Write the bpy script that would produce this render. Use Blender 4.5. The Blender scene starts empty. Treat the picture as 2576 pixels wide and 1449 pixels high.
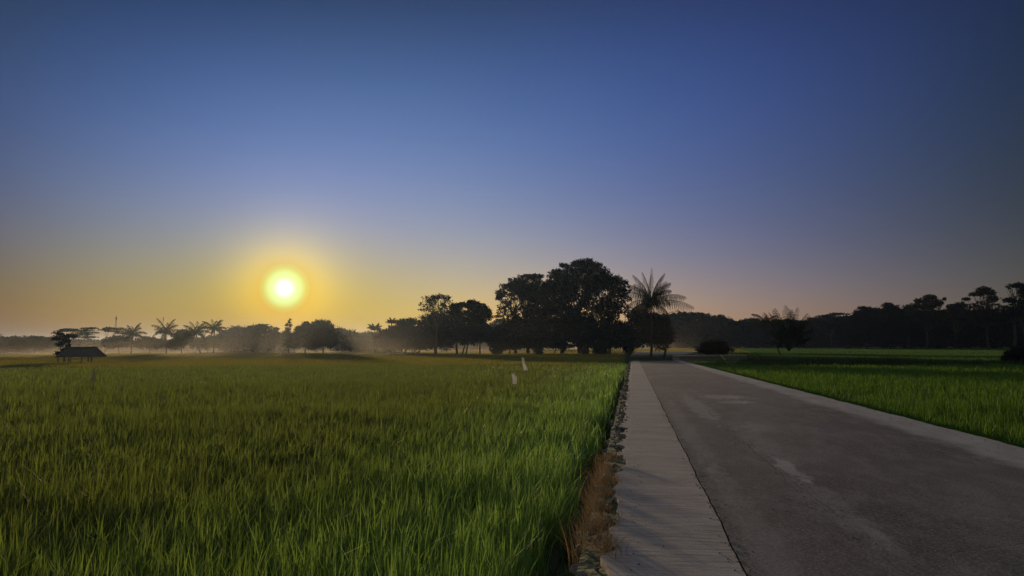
import bpy, math, random
import numpy as np
from mathutils import Vector
rng = np.random.default_rng(7)
random.seed(7)
SC = bpy.context.scene
COL = SC.collection
S, F, CAMZ = 2.5156, 770.0, 1.55
# ------------------------------------------------------------------ camera maths
def _rz(a): c, s = math.cos(a), math.sin(a); return np.array([[c, -s, 0], [s, c, 0], [0, 0, 1.]])
def _rx(a): c, s = math.cos(a), math.sin(a); return np.array([[1., 0, 0], [0, c, -s], [0, s, c]])
RM = _rz(math.radians(8.86)) @ _rx(math.radians(94.23)) @ _rz(math.radians(-0.37))
FWD = np.array([-math.sin(math.radians(8.86)), math.cos(math.radians(8.86))])
RGT = np.array([FWD[1], -FWD[0]])
def ray(x, y):
    v = RM @ np.array([(x - 1288) / S / F, -(y - 724.5) / S / F, -1.0]); return v / np.linalg.norm(v)
def at(x, y, D):                      # the point seen there, D metres ahead
    d = ray(x, y); k = D / (d[0] * FWD[0] + d[1] * FWD[1]); return d * k + np.array([0, 0, CAMZ])
def hit(x, y, z):                     # the point on a level plane
    d = ray(x, y); k = (z - CAMZ) / d[2]; return d * k + np.array([0, 0, CAMZ])
def zg(y): return -0.75 - 0.005 * np.clip(y, 0, 100)      # field level
def zr(y): return -0.005 * np.clip(y, -20, 100)            # road level
def zb(P): return float(zg(P[1]))
# ------------------------------------------------------------------ objects
def tag(o, label=None, cat=None, group=None, kind=None):
    if label: o['label'] = label
    if cat: o['category'] = cat
    if group: o['group'] = group
    if kind: o['kind'] = kind
    return o
def empty(name, loc, label, cat, group=None):
    o = bpy.data.objects.new(name, None); COL.objects.link(o); o.location = tuple(float(v) for v in loc)
    o.empty_display_size = .3
    return tag(o, label, cat, group)
def mesh_obj(name, V, polys, mat, parent=None, loc=None, smooth=False, attr=None):
    """polys: list of (F,k) int arrays"""
    me = bpy.data.meshes.new(name)
    V = np.asarray(V, dtype=np.float32)
    off = np.zeros(3, dtype=np.float32)
    if parent is not None: off = np.array(parent.location, dtype=np.float32)
    elif loc is not None: off = np.array(loc, dtype=np.float32)
    V = V - off
    me.vertices.add(len(V)); me.vertices.foreach_set('co', V.ravel())
    loops = []; starts = []; tot = []; s = 0
    for P in polys:
        P = np.asarray(P, dtype=np.int32)
        if len(P) == 0: continue
        k = P.shape[1]; loops.append(P.ravel()); starts.append(np.arange(len(P), dtype=np.int32) * k + s)
        tot.append(np.full(len(P), k, dtype=np.int32)); s += P.size
    loops = np.concatenate(loops); starts = np.concatenate(starts); tot = np.concatenate(tot)
    me.loops.add(len(loops)); me.loops.foreach_set('vertex_index', loops)
    me.polygons.add(len(starts)); me.polygons.foreach_set('loop_start', starts); me.polygons.foreach_set('loop_total', tot)
    me.polygons.foreach_set('use_smooth', np.full(len(starts), smooth, dtype=bool))
    if attr is not None:
        a = me.attributes.new('tint', 'FLOAT', 'POINT'); a.data.foreach_set('value', np.asarray(attr, dtype=np.float32))
    me.update(); me.validate()
    if mat: me.materials.append(mat)
    o = bpy.data.objects.new(name, me); COL.objects.link(o)
    if parent is not None: o.parent = parent
    elif loc is not None: o.location = tuple(float(v) for v in loc)
    return o
class MB:
    def __init__(s): s.V = []; s.Q = []; s.T = []; s.n = 0
    def add(s, V, Q=None, T=None):
        V = np.asarray(V, float).reshape(-1, 3); s.V.append(V)
        if Q is not None and len(Q): s.Q.append(np.asarray(Q) + s.n)
        if T is not None and len(T): s.T.append(np.asarray(T) + s.n)
        s.n += len(V)
    def box(s, c, sz, rz=0, top=1.0):
        x, y, z = [v / 2 for v in sz]
        V = np.array([[-x, -y, -z], [x, -y, -z], [x, y, -z], [-x, y, -z], [-x * top, -y * top, z], [x * top, -y * top, z], [x * top, y * top, z], [-x * top, y * top, z]])
        s.add(V @ _rz(rz).T + np.array(c), [[0, 3, 2, 1], [4, 5, 6, 7], [0, 1, 5, 4], [1, 2, 6, 5], [2, 3, 7, 6], [3, 0, 4, 7]])
    def tube(s, pts, rad, n=7):
        pts = np.array(pts, float); V = []
        for i, p in enumerate(pts):
            t = pts[min(i + 1, len(pts) - 1)] - pts[max(i - 1, 0)]; t /= np.linalg.norm(t) + 1e-9
            a = np.cross(t, [0.31, 0.95, 0.02] if abs(t[2]) > .5 else [0, 0, 1.]); a /= np.linalg.norm(a); b = np.cross(t, a)
            for k in range(n):
                th = 2 * math.pi * k / n; V.append(p + rad[i] * (math.cos(th) * a + math.sin(th) * b))
        Q = [[i * n + k, i * n + (k + 1) % n, (i + 1) * n + (k + 1) % n, (i + 1) * n + k] for i in range(len(pts) - 1) for k in range(n)]
        m = len(V); V.append(pts[-1]); T = [[(len(pts) - 1) * n + k, (len(pts) - 1) * n + (k + 1) % n, m] for k in range(n)]
        s.add(V, Q, T)
    def build(s, name, mat, parent=None, loc=None, smooth=False):
        P = []
        if s.Q: P.append(np.concatenate(s.Q))
        if s.T: P.append(np.concatenate(s.T))
        return mesh_obj(name, np.concatenate(s.V), P, mat, parent, loc, smooth)
# ------------------------------------------------------------------ materials
def nt(mat):
    mat.use_nodes = True; t = mat.node_tree; t.nodes.clear(); return t
def node(t, typ, ins=None, **kw):
    n = t.nodes.new(typ)
    for k, v in kw.items(): setattr(n, k, v)
    for k, v in (ins or {}).items():
        if hasattr(v, 'links') or isinstance(v, bpy.types.NodeSocket): t.links.new(v, n.inputs[k])
        else: n.inputs[k].default_value = v
    return n
def math_(t, op, a, b=0.0, c=None, clamp=False):
    n = node(t, 'ShaderNodeMath', {0: a, 1: b}, operation=op, use_clamp=clamp)
    if c is not None:
        if isinstance(c, bpy.types.NodeSocket): t.links.new(c, n.inputs[2])
        else: n.inputs[2].default_value = c
    return n.outputs[0]
def ramp(t, fac, stops, interp='LINEAR'):
    n = node(t, 'ShaderNodeValToRGB', {0: fac}); r = n.color_ramp; r.interpolation = interp
    while len(r.elements) > 1: r.elements.remove(r.elements[-1])
    r.elements[0].position = stops[0][0]; r.elements[0].color = (*stops[0][1], 1)
    for p, c in stops[1:]: e = r.elements.new(p); e.color = (*c, 1)
    return n.outputs[0]
def mix(t, f, a, b, blend='MIX'):
    n = node(t, 'ShaderNodeMix', data_type='RGBA', blend_type=blend)
    for i, v in ((0, f), (6, a), (7, b)):
        if isinstance(v, bpy.types.NodeSocket): t.links.new(v, n.inputs[i])
        else: n.inputs[i].default_value = v if i == 0 else (*v, 1)
    return n.outputs[2]
def noise(t, vec, scale, detail=3, rough=.55, dist=0.):
    return node(t, 'ShaderNodeTexNoise', {'Vector': vec, 'Scale': scale, 'Detail': detail, 'Roughness': rough, 'Distortion': dist}).outputs['Fac']
def wpos(t): return node(t, 'ShaderNodeNewGeometry').outputs['Position']
def simple(name, col, rough=.9, var=.25, scale=6., bump=.3):
    m = bpy.data.materials.new(name); t = nt(m); p = wpos(t); n = noise(t, p, scale)
    lo = [c * (1 - var) for c in col]; hi = [min(1, c * (1 + var)) for c in col]
    c = ramp(t, n, [(.3, lo), (.7, hi)])
    bs = node(t, 'ShaderNodeBsdfPrincipled', {'Base Color': c, 'Roughness': rough})
    b = node(t, 'ShaderNodeBump', {'Height': noise(t, p, scale * 3), 'Strength': bump, 'Distance': .05}); t.links.new(b.outputs[0], bs.inputs['Normal'])
    o = node(t, 'ShaderNodeOutputMaterial', {0: bs.outputs[0]}); return m
def leafy(name, c1, c2, trans=.45, gloss=.05, patch=.15, rough=.5, c3=None, glare_cast=None):
    m = bpy.data.materials.new(name); t = nt(m); p = wpos(t)
    a = node(t, 'ShaderNodeAttribute', attribute_name='tint').outputs['Fac']
    n = noise(t, p, patch, 3)
    f = math_(t, 'ADD', math_(t, 'MULTIPLY', n, 1.3), math_(t, 'MULTIPLY', a, .7)); f = math_(t, 'SUBTRACT', f, .5, clamp=True)
    c = mix(t, f, c1, c2)
    if glare_cast:      # brown sun-glare cast and lens falloff painted into crop left of the road
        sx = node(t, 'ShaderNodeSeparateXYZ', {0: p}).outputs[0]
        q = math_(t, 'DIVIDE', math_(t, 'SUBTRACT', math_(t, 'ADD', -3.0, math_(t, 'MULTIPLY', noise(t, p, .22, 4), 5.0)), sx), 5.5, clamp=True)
        c = mix(t, math_(t, 'MULTIPLY', q, .92), c, glare_cast)
    if c3:
        c = mix(t, math_(t, 'GREATER_THAN', a, .93), c, c3)
    d = node(t, 'ShaderNodeBsdfDiffuse', {'Color': c}); tr = node(t, 'ShaderNodeBsdfTranslucent', {'Color': mix(t, .35, c, (c2[0] * 1.5, c2[1] * 1.3, c2[2] * .6))})
    s1 = node(t, 'ShaderNodeMixShader', {0: trans, 1: d.outputs[0], 2: tr.outputs[0]})
    g = node(t, 'ShaderNodeBsdfGlossy', {'Color': (.8, .85, .8, 1), 'Roughness': rough})
    s2 = node(t, 'ShaderNodeMixShader', {0: gloss, 1: s1.outputs[0], 2: g.outputs[0]})
    node(t, 'ShaderNodeOutputMaterial', {0: s2.outputs[0]}); return m
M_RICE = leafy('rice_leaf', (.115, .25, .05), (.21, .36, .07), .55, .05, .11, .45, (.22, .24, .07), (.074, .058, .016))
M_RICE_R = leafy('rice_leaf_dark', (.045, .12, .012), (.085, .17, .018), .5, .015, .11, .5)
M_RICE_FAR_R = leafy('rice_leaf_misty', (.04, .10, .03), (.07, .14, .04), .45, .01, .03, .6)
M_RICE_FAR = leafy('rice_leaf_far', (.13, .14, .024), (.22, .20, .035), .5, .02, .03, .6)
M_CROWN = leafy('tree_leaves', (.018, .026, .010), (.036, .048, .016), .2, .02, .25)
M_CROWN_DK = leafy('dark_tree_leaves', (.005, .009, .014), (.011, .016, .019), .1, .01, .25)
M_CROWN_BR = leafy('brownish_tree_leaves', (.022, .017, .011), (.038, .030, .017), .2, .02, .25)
M_FROND = leafy('palm_leaflets', (.016, .022, .010), (.032, .038, .015), .25, .02, .4)
M_DRY = leafy('dry_grass_blades', (.11, .08, .05), (.25, .18, .115), .3, .03, 1.2)
M_WEED = leafy('weed_leaves', (.022, .045, .012), (.045, .075, .018), .3, .02, .3)
M_BARK = simple('bark', (.03, .024, .02), .95, .3, 4)
M_STONE = simple('rubble_stone', (.15, .13, .105), .95, .5, 9, .6)
M_THATCH = simple('thatch_roof', (.035, .026, .022), .95, .3, 3)
M_WOOD = simple('weathered_wood', (.11, .08, .055), .9, .3, 5)
def bagmat(name, col):
    m = bpy.data.materials.new(name); t = nt(m); p = wpos(t); c = mix(t, noise(t, p, 9), [v * .85 for v in col], col)
    a = node(t, 'ShaderNodeBsdfDiffuse', {'Color': c}); b = node(t, 'ShaderNodeBsdfTranslucent', {'Color': c}); x = node(t, 'ShaderNodeMixShader', {0: .5, 1: a.outputs[0], 2: b.outputs[0]})
    node(t, 'ShaderNodeOutputMaterial', {0: x.outputs[0]}); return m
M_BAG = bagmat('white_plastic', (.85, .84, .80)); M_BAG2 = bagmat('grimy_plastic', (.40, .36, .26))
M_STEEL = simple('galvanised_steel', (.25, .25, .25), .6, .1, 2, .1)
M_CONC = simple('weathered_concrete', (.20, .19, .175), .9, .25, 3)
def soil_mat():
    m = bpy.data.materials.new('field_soil'); t = nt(m); p = wpos(t)
    c = ramp(t, noise(t, p, .35, 5), [(.3, (.030, .040, .012)), (.5, (.05, .07, .016)), (.7, (.075, .10, .02))])
    c = mix(t, math_(t, 'MULTIPLY', noise(t, p, 6, 4), .5), c, (.03, .026, .016))
    bs = node(t, 'ShaderNodeBsdfPrincipled', {'Base Color': c, 'Roughness': .95})
    b = node(t, 'ShaderNodeBump', {'Height': noise(t, p, 3, 5), 'Strength': .6, 'Distance': .1}); t.links.new(b.outputs[0], bs.inputs['Normal'])
    node(t, 'ShaderNodeOutputMaterial', {0: bs.outputs[0]}); return m
M_SOIL = soil_mat()
def ellmask(t, xs, ys, cx, cy, rx, ry, nz, amp=1.5, soft=.6):
    a = math_(t, 'DIVIDE', math_(t, 'SUBTRACT', xs, cx), rx); b = math_(t, 'DIVIDE', math_(t, 'SUBTRACT', ys, cy), ry)
    d = math_(t, 'SQRT', math_(t, 'ADD', math_(t, 'MULTIPLY', a, a), math_(t, 'MULTIPLY', b, b)))
    d = math_(t, 'ADD', d, math_(t, 'MULTIPLY', math_(t, 'SUBTRACT', nz, .5), amp * 2))
    return math_(t, 'DIVIDE', math_(t, 'SUBTRACT', 1.0 + soft / 2, d), soft, clamp=True)
def road_mat():
    m = bpy.data.materials.new('old_road_concrete'); t = nt(m); p = wpos(t)
    sx = node(t, 'ShaderNodeSeparateXYZ', {0: p}); X, Y = sx.outputs[0], sx.outputs[1]
    st = node(t, 'ShaderNodeMapping', {0: p, 3: (1, .35, 1)}).outputs[0]
    n1 = noise(t, st, .55, 5); n2 = noise(t, st, 3.2, 6, .65); n3 = noise(t, p, 38, 5, .8); nb = noise(t, st, 7, 6, .65)
    c = ramp(t, n1, [(.36, (.028, .025, .034)), (.5, (.052, .045, .055)), (.64, (.095, .082, .088))])
    c = mix(t, math_(t, 'MULTIPLY', math_(t, 'SUBTRACT', n2, .45, clamp=True), 2.2, clamp=True), c, (.165, .15, .15))
    c = mix(t, math_(t, 'MULTIPLY', math_(t, 'SUBTRACT', .44, n2, clamp=True), 3.5, clamp=True), c, (.055, .05, .055))
    # pale repair strip along the middle joint, patches and a worn slab corner
    pale = (.33, .315, .31)
    for (cx, cy, rx, ry, f) in ((1.66, 21.5, .26, 4.6, .42), (2.85, 25.2, .62, 1.0, .62), (2.9, 22.8, .42, .6, .62), (1.95, 10.4, .10, .9, .62), (2.02, 13.5, .22, 2.4, .20), (1.9, 8.2, .2, 1.3, .2), (1.95, 6.6, .1, .5, .25), (2.4, 15.6, .3, 1.0, .22), (1.0, 16.5, .16, 6, .2), (1.0, 7.8, .13, 4., .16)):
        c = mix(t, math_(t, 'MULTIPLY', ellmask(t, X, Y, cx, cy, rx, ry, nb), f), c, pale)
    # dusty pale margin on the right with a soft ragged border, darker wheel tracks
    mg = math_(t, 'DIVIDE', math_(t, 'SUBTRACT', math_(t, 'ADD', X, math_(t, 'MULTIPLY', math_(t, 'SUBTRACT', noise(t, st, 1.6, 6, .65), .5), .9)), 4.78), .32, clamp=True)
    c = mix(t, math_(t, 'MULTIPLY', mg, .85), c, ramp(t, noise(t, st, 2.1, 5, .6), [(.35, (.235, .215, .20)), (.65, (.34, .32, .30))]))
    for cx in (1.35, 2.75, 3.9):
        tr_ = math_(t, 'SUBTRACT', 1.0, math_(t, 'DIVIDE', math_(t, 'ABSOLUTE', math_(t, 'SUBTRACT', X, cx)), .34), clamp=True)
        c = mix(t, math_(t, 'MULTIPLY', tr_, .28), c, (.07, .062, .066))
    wig = math_(t, 'ADD', X, math_(t, 'MULTIPLY', math_(t, 'SUBTRACT', noise(t, st, 1.3, 5, .6), .5), .35))
    crack = math_(t, 'SUBTRACT', 1.0, math_(t, 'DIVIDE', math_(t, 'ABSOLUTE', math_(t, 'SUBTRACT', wig, 1.80)), .013), clamp=True)
    crack = math_(t, 'MULTIPLY', crack, math_(t, 'MULTIPLY', math_(t, 'SUBTRACT', noise(t, st, 1.0, 3), .44, clamp=True), 9, clamp=True), clamp=True)
    vor = node(t, 'ShaderNodeTexVoronoi', {'Vector': mix(t, .12, p, node(t, 'ShaderNodeTexNoise', {'Vector': p, 'Scale': 1.5, 'Detail': 4}).outputs['Color']), 'Scale': .42}, feature='DISTANCE_TO_EDGE').outputs['Distance']
    hair = math_(t, 'MULTIPLY', math_(t, 'SUBTRACT', 1.0, math_(t, 'DIVIDE', vor, .003), clamp=True), .45)
    seam = math_(t, 'SUBTRACT', 1.0, math_(t, 'DIVIDE', math_(t, 'ABSOLUTE', math_(t, 'SUBTRACT', math_(t, 'ADD', Y, math_(t, 'MULTIPLY', noise(t, p, 1.1, 4), .5)), 27.2)), .05), clamp=True)
    hair = math_(t, 'MULTIPLY', hair, math_(t, 'MULTIPLY', math_(t, 'SUBTRACT', noise(t, p, .5, 2), .5, clamp=True), 8, clamp=True))
    c = mix(t, math_(t, 'MULTIPLY', seam, .8), c, (.02, .018, .018)); c = mix(t, math_(t, 'MAXIMUM', crack, hair), c, (.02, .018, .018))
    c = mix(t, math_(t, 'MULTIPLY', math_(t, 'SUBTRACT', n3, .48, clamp=True), 3.2, clamp=True), c, (.26, .24, .225))
    c = mix(t, math_(t, 'MULTIPLY', math_(t, 'SUBTRACT', .46, n3, clamp=True), 4.5, clamp=True), c, (.035, .03, .032))
    h = math_(t, 'ADD', math_(t, 'MULTIPLY', n3, .35), math_(t, 'ADD', math_(t, 'MULTIPLY', n2, .8), math_(t, 'MULTIPLY', math_(t, 'MAXIMUM', crack, hair), -.45)))
    bs = node(t, 'ShaderNodeBsdfPrincipled', {'Base Color': c, 'Roughness': .88, 'Specular IOR Level': .25})
    b = node(t, 'ShaderNodeBump', {'Height': h, 'Strength': .9, 'Distance': .015}); t.links.new(b.outputs[0], bs.inputs['Normal'])
    node(t, 'ShaderNodeOutputMaterial', {0: bs.outputs[0]}); return m
def strip_mat(name, col, groove, warm):
    m = bpy.data.materials.new(name); t = nt(m); p = wpos(t)
    st = node(t, 'ShaderNodeMapping', {0: p, 3: (.5, 1.6, 1)}).outputs[0]
    gv = node(t, 'ShaderNodeMapping', {0: p, 3: (1.5, 11.0, 1)}).outputs[0]
    n1 = noise(t, st, 1.1, 5); n2 = noise(t, gv, 1.5, 6, .68); n3 = noise(t, p, 70, 3, .7)
    c = ramp(t, n1, [(.3, [v * .72 for v in col]), (.55, col), (.75, [v * 1.18 for v in col])])
    g = math_(t, 'MULTIPLY', math_(t, 'SUBTRACT', n2, .5), groove)
    c = mix(t, math_(t, 'ADD', .0, math_(t, 'MULTIPLY', g, 2.6), clamp=True), c, warm)
    c = mix(t, math_(t, 'MULTIPLY', g, -3.0, clamp=True), c, [v * .42 for v in col])
    c = mix(t, math_(t, 'MULTIPLY', math_(t, 'SUBTRACT', n3, .47, clamp=True), 3.5, clamp=True), c, [v * .5 for v in col])
    c = mix(t, math_(t, 'MULTIPLY', math_(t, 'SUBTRACT', .42, noise(t, p, 2.2, 6, .7), clamp=True), 5, clamp=True), c, [v * .62 for v in col])
    bs = node(t, 'ShaderNodeBsdfPrincipled', {'Base Color': c, 'Roughness': .9, 'Specular IOR Level': .2})
    b = node(t, 'ShaderNodeBump', {'Height': math_(t, 'ADD', math_(t, 'MULTIPLY', n2, 1.2 * groove), math_(t, 'MULTIPLY', n3, .3)), 'Strength': .5, 'Distance': .012}); t.links.new(b.outputs[0], bs.inputs['Normal'])
    node(t, 'ShaderNodeOutputMaterial', {0: bs.outputs[0]}); return m
M_ROAD = road_mat()
M_STRIP_L = strip_mat('grooved_concrete', (.32, .275, .25), 1.25, (.42, .37, .34))
M_STRIP_R = strip_mat('edge_concrete', (.33, .31, .29), .45, (.37, .35, .33))
# ------------------------------------------------------------------ sky
SUN = ray(716, 725); SUN_AZ = math.atan2(SUN[0], SUN[1]); SUN_EL = math.asin(SUN[2])
PC = [(-0.1726, -0.1153, 0.3735), (-1.5245, -1.1895, -0.7916), (0.5173, 0.7802, 0.8122), (-0.0935, -0.2091, -0.2532), (-0.1345, -0.3917, -0.2401), (-0.1306, -0.1594, -0.2648), (-0.0829, -0.0294, -0.1469), (0.2927, 0.2348, 0.1435), (-0.0041, -0.024, 0.0817), (4.361, 3.8813, 1.3437), (-3.0318, -2.8277, -0.2088), (0.4856, 0.786, 1.6172), (-1.7625, -1.6978, -0.9277), (1.0783, 0.891, -0.3777), (-1.8294, -1.5822, -7.4347), (0.6757, 0.2802, -0.34)]
ZB, BB = 45.0, 11.0
def world():
    w = bpy.data.worlds.new('World'); SC.world = w; w.use_nodes = True; t = w.node_tree; t.nodes.clear()
    d = node(t, 'ShaderNodeTexCoord').outputs['Generated']
    sky = node(t, 'ShaderNodeTexSky', sky_type='NISHITA', sun_disc=False, sun_elevation=SUN_EL, sun_rotation=SUN_AZ, dust_density=2.0, air_density=1.0, ozone_density=1.5).outputs[0]
    s = node(t, 'ShaderNodeSeparateXYZ', {0: d}); DEG = 57.29578
    e = math_(t, 'MULTIPLY', math_(t, 'ARCSINE', s.outputs[2]), DEG)
    az = math_(t, 'MULTIPLY', math_(t, 'ARCTAN2', s.outputs[0], s.outputs[1]), DEG)
    ph = math_(t, 'SUBTRACT', az, math.degrees(SUN_AZ))
    dot = node(t, 'ShaderNodeVectorMath', {0: d, 1: tuple(SUN)}, operation='DOT_PRODUCT').outputs['Value']
    th = math_(t, 'MULTIPLY', math_(t, 'ARCCOSINE', math_(t, 'MINIMUM', dot, 1.0)), DEG)
    # smooth correction of the physical sky: exp of a polynomial in elevation, azimuth from the sun and angle to the sun
    ec = math_(t, 'DIVIDE', math_(t, 'MINIMUM', math_(t, 'MAXIMUM', e, 0.0), 26.0), 10.0)
    pc = math_(t, 'DIVIDE', math_(t, 'SUBTRACT', math_(t, 'MINIMUM', math_(t, 'MAXIMUM', ph, -22.0), 58.0), 17.0), 20.0)
    g1 = math_(t, 'EXPONENT', math_(t, 'DIVIDE', th, -3.0)); g2 = math_(t, 'EXPONENT', math_(t, 'DIVIDE', th, -9.0))
    e2 = math_(t, 'MULTIPLY', ec, ec); p2 = math_(t, 'MULTIPLY', pc, pc); he = math_(t, 'EXPONENT', math_(t, 'MULTIPLY', ec, -2.5))
    lf = math_(t, 'EXPONENT', math_(t, 'MULTIPLY', math_(t, 'ADD', pc, 1.95), -2.2))
    acc = None
    for c_, b_ in zip(PC, (1.0, ec, e2, math_(t, 'MULTIPLY', e2, ec), pc, p2, math_(t, 'MULTIPLY', p2, pc), math_(t, 'MULTIPLY', ec, pc), math_(t, 'MULTIPLY', ec, p2), g1, g2, math_(t, 'MULTIPLY', he, pc), lf, math_(t, 'MULTIPLY', lf, ec), math_(t, 'MULTIPLY', g2, he), math_(t, 'MULTIPLY', g2, ec))):
        n_ = node(t, 'ShaderNodeVectorMath', {0: c_, 1: b_ if not isinstance(b_, float) else (b_,) * 3, 2: acc if acc else (0, 0, 0)}, operation='MULTIPLY_ADD'); acc = n_.outputs[0]
    sp = node(t, 'ShaderNodeSeparateXYZ', {0: acc}); cb = node(t, 'ShaderNodeCombineXYZ', {i: math_(t, 'EXPONENT', sp.outputs[i]) for i in range(3)})
    sc_ = node(t, 'ShaderNodeVectorMath', {0: sky, 1: cb.outputs[0]}, operation='MULTIPLY').outputs[0]
    # warm fill added to the unseen dome overhead and behind, to light the ground
    b1 = math_(t, 'DIVIDE', math_(t, 'SUBTRACT', e, 28.0), 26.0, clamp=True); b2 = math_(t, 'DIVIDE', math_(t, 'SUBTRACT', math_(t, 'ABSOLUTE', math_(t, 'SUBTRACT', ph, 17.0)), 52.0), 40.0, clamp=True)
    bb = math_(t, 'ADD', math_(t, 'MULTIPLY', b1, ZB), math_(t, 'MULTIPLY', b2, BB))
    tint = node(t, 'ShaderNodeVectorMath', {0: (1.0, .56, .27), 'Scale': bb}, operation='SCALE').outputs[0]
    sc_ = node(t, 'ShaderNodeVectorMath', {0: sc_, 1: node(t, 'ShaderNodeVectorMath', {0: tint, 1: (1, 1, 1)}, operation='ADD').outputs[0]}, operation='MULTIPLY').outputs[0]
    dmp = math_(t, 'SUBTRACT', 1.0, math_(t, 'MULTIPLY', math_(t, 'EXPONENT', math_(t, 'DIVIDE', math_(t, 'MULTIPLY', th, th), -3.2)), .93))
    sc_ = node(t, 'ShaderNodeVectorMath', {0: sc_, 'Scale': dmp}, operation='SCALE').outputs[0]
    # the sun itself and its aureole
    f = math_(t, 'DIVIDE', th, 3.0, clamp=True)
    halo = ramp(t, f, [(0, (1, 1, 1)), (.15, (1, 1, 1)), (.19, (.50, .66, .50)), (.26, (.26, .58, .30)), (.37, (.12, .38, .17)), (.49, (.01, .12, .04)), (.6, (0, 0, 0)), (1, (0, 0, 0))], 'LINEAR')
    hs = node(t, 'ShaderNodeVectorMath', {0: halo, 'Scale': 14.0}, operation='SCALE').outputs[0]
    tot = node(t, 'ShaderNodeVectorMath', {0: sc_, 1: hs}, operation='ADD').outputs[0]
    bg = node(t, 'ShaderNodeBackground', {'Color': tot, 'Strength': .1})
    node(t, 'ShaderNodeOutputWorld', {0: bg.outputs[0]})
world()
sl = bpy.data.lights.new('sun', 'SUN'); sl.energy = 3.3; sl.angle = math.radians(1.5); sl.color = (1.0, .72, .40)
so = bpy.data.objects.new('sun', sl); COL.objects.link(so); so.rotation_euler = Vector(tuple(SUN)).to_track_quat('Z', 'Y').to_euler(); so.location = (-60, 120, 40)
# ------------------------------------------------------------------ ground
def grid(x0, x1, nx, y0, y1, ny, zf):
    xs = np.linspace(x0, x1, nx); ys = np.linspace(y0, y1, ny) if not isinstance(ny, np.ndarray) else ny
    X, Y = np.meshgrid(xs, ys); Z = zf(X, Y); V = np.stack([X, Y, Z], -1).reshape(-1, 3); n = len(xs)
    I = np.arange(len(ys) - 1)[:, None] * n + np.arange(n - 1)[None, :]; I = I.ravel()
    return V, np.stack([I, I + 1, I + n + 1, I + n], 1)
V, Q = grid(-3000, 3000, 25, 0, 0, np.array([-200, -20, 0, 20, 40, 60, 80, 100, 140, 300, 600, 1200, 3500.]), lambda X, Y: zg(Y))
g = mesh_obj('ground', V, [Q], M_SOIL); tag(g, 'dark muddy field ground under the rice', None, None, 'structure')
# ------------------------------------------------------------------ road
ys = np.concatenate([np.arange(-3, 30, .1), np.arange(30, 96.01, .5)])
def wob(y, s, a): return a * (np.sin(y * 1.7 + s) + .6 * np.sin(y * 4.3 + s * 2) + .4 * np.sin(y * 11.1 + s * 3)) / 2
def ribbon(name, x0f, x1f, n, dz, mat, label, skirt=.25, kind='structure', y0=-3):
    Y = ys[ys >= y0]; V = []; 
    for j in range(n + 1):
        f = j / n; x = x0f(Y) * (1 - f) + x1f(Y) * f; V.append(np.stack([x, Y, zr(Y) + dz + .0 * x], 1))
    L = np.stack([x0f(Y), Y, zr(Y) + dz - skirt], 1); Rr = np.stack([x1f(Y), Y, zr(Y) + dz - skirt], 1)
    V = [L] + V + [Rr]; m = len(Y); Q = []
    for j in range(len(V) - 1):
        I = np.arange(m - 1) + j * m; Q.append(np.stack([I, I + m, I + m + 1, I + 1], 1))
    e = [j * m + m - 1 for j in range(len(V))]
    Vt = np.concatenate(V); Q = np.concatenate(Q)
    for j in range(1, len(V) - 2):     # close the far end
        a, b = e[j], e[j + 1]; k = len(Vt); Vt = np.concatenate([Vt, [Vt[a] - [0, 0, skirt], Vt[b] - [0, 0, skirt]]]); Q = np.concatenate([Q, [[a, b, k + 1, k]]])
    o = mesh_obj(name, Vt, [Q], mat); return tag(o, label, None, None, kind)
ribbon('road', lambda y: .752 + wob(y, 1, .012), lambda y: 5.86 + wob(y, 2, .035), 16, 0, M_ROAD, 'worn dark grey concrete road running away through the fields')
jag = rng.uniform(-1, 1, len(ys)); jag = np.convolve(jag, [.3, .4, .3], 'same')
def jagf(y): return np.interp(y, ys, jag)
ribbon('road_edge_strip', lambda y: -.19 + .12 * jagf(y) + wob(y, 9, .05), lambda y: .735 + wob(y, 1, .012), 8, .001, M_STRIP_L, 'pale grooved concrete strip along the left side of the road')
# earth bank under the road
Yb = np.array([-3, 10, 30, 60, 96, 98.5]); prof = [(-.47, -.85), (-.43, -.06), (5.84, -.06), (6.3, -.85)]
V = np.concatenate([np.stack([np.full(6, px), Yb, zr(Yb) + pz], 1) for px, pz in prof]); Q = [[j * 6 + i, j * 6 + 6 + i, j * 6 + 7 + i, j * 6 + 1 + i] for j in range(3) for i in range(5)]
V[5::6, 2] -= .5
Q.append([5, 11, 17, 23])
tag(mesh_obj('road_bank', V, [Q], M_SOIL), 'dark earth bank the road rests on', None, None, 'structure')
# rubble retaining wall on the left
ico = None
def lump(c, r, sq, n_lat=4, n_lon=7):
    V = []; 
    for i in range(n_lat + 1):
        a = math.pi * i / n_lat
        for k in range(n_lon):
            b = 2 * math.pi * k / n_lon + i * .4; q = r * rng.uniform(.6, 1.25)
            V.append([q * math.sin(a) * math.cos(b) * sq[0], q * math.sin(a) * math.sin(b) * sq[1], q * math.cos(a) * sq[2]])
    Q = [[i * n_lon + k, (i + 1) * n_lon + k, (i + 1) * n_lon + (k + 1) % n_lon, i * n_lon + (k + 1) % n_lon] for i in range(n_lat) for k in range(n_lon)]
    return np.array(V) + c, Q
mb = MB(); y = 1.0
while y < 95:
    st = .10 + .0022 * y
    for xx, zz in ((-.36, -.07), (-.27, -.06), (-.43, -.16), (-.43, -.33)):
        if rng.uniform() < .3: continue
        if y > 35 and zz < -.1: continue
        r = rng.choice([.025, .035, .05, .075]) * rng.uniform(.8, 1.2) * (1 + y * .006)
        V, Q = lump(np.array([xx + rng.normal(0, .02), y + rng.normal(0, .03), float(zr(y)) + zz + rng.normal(0, .02)]), r, (1.0, 1.25, .65)); mb.add(V, Q)
    y += st * 1.3
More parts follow.
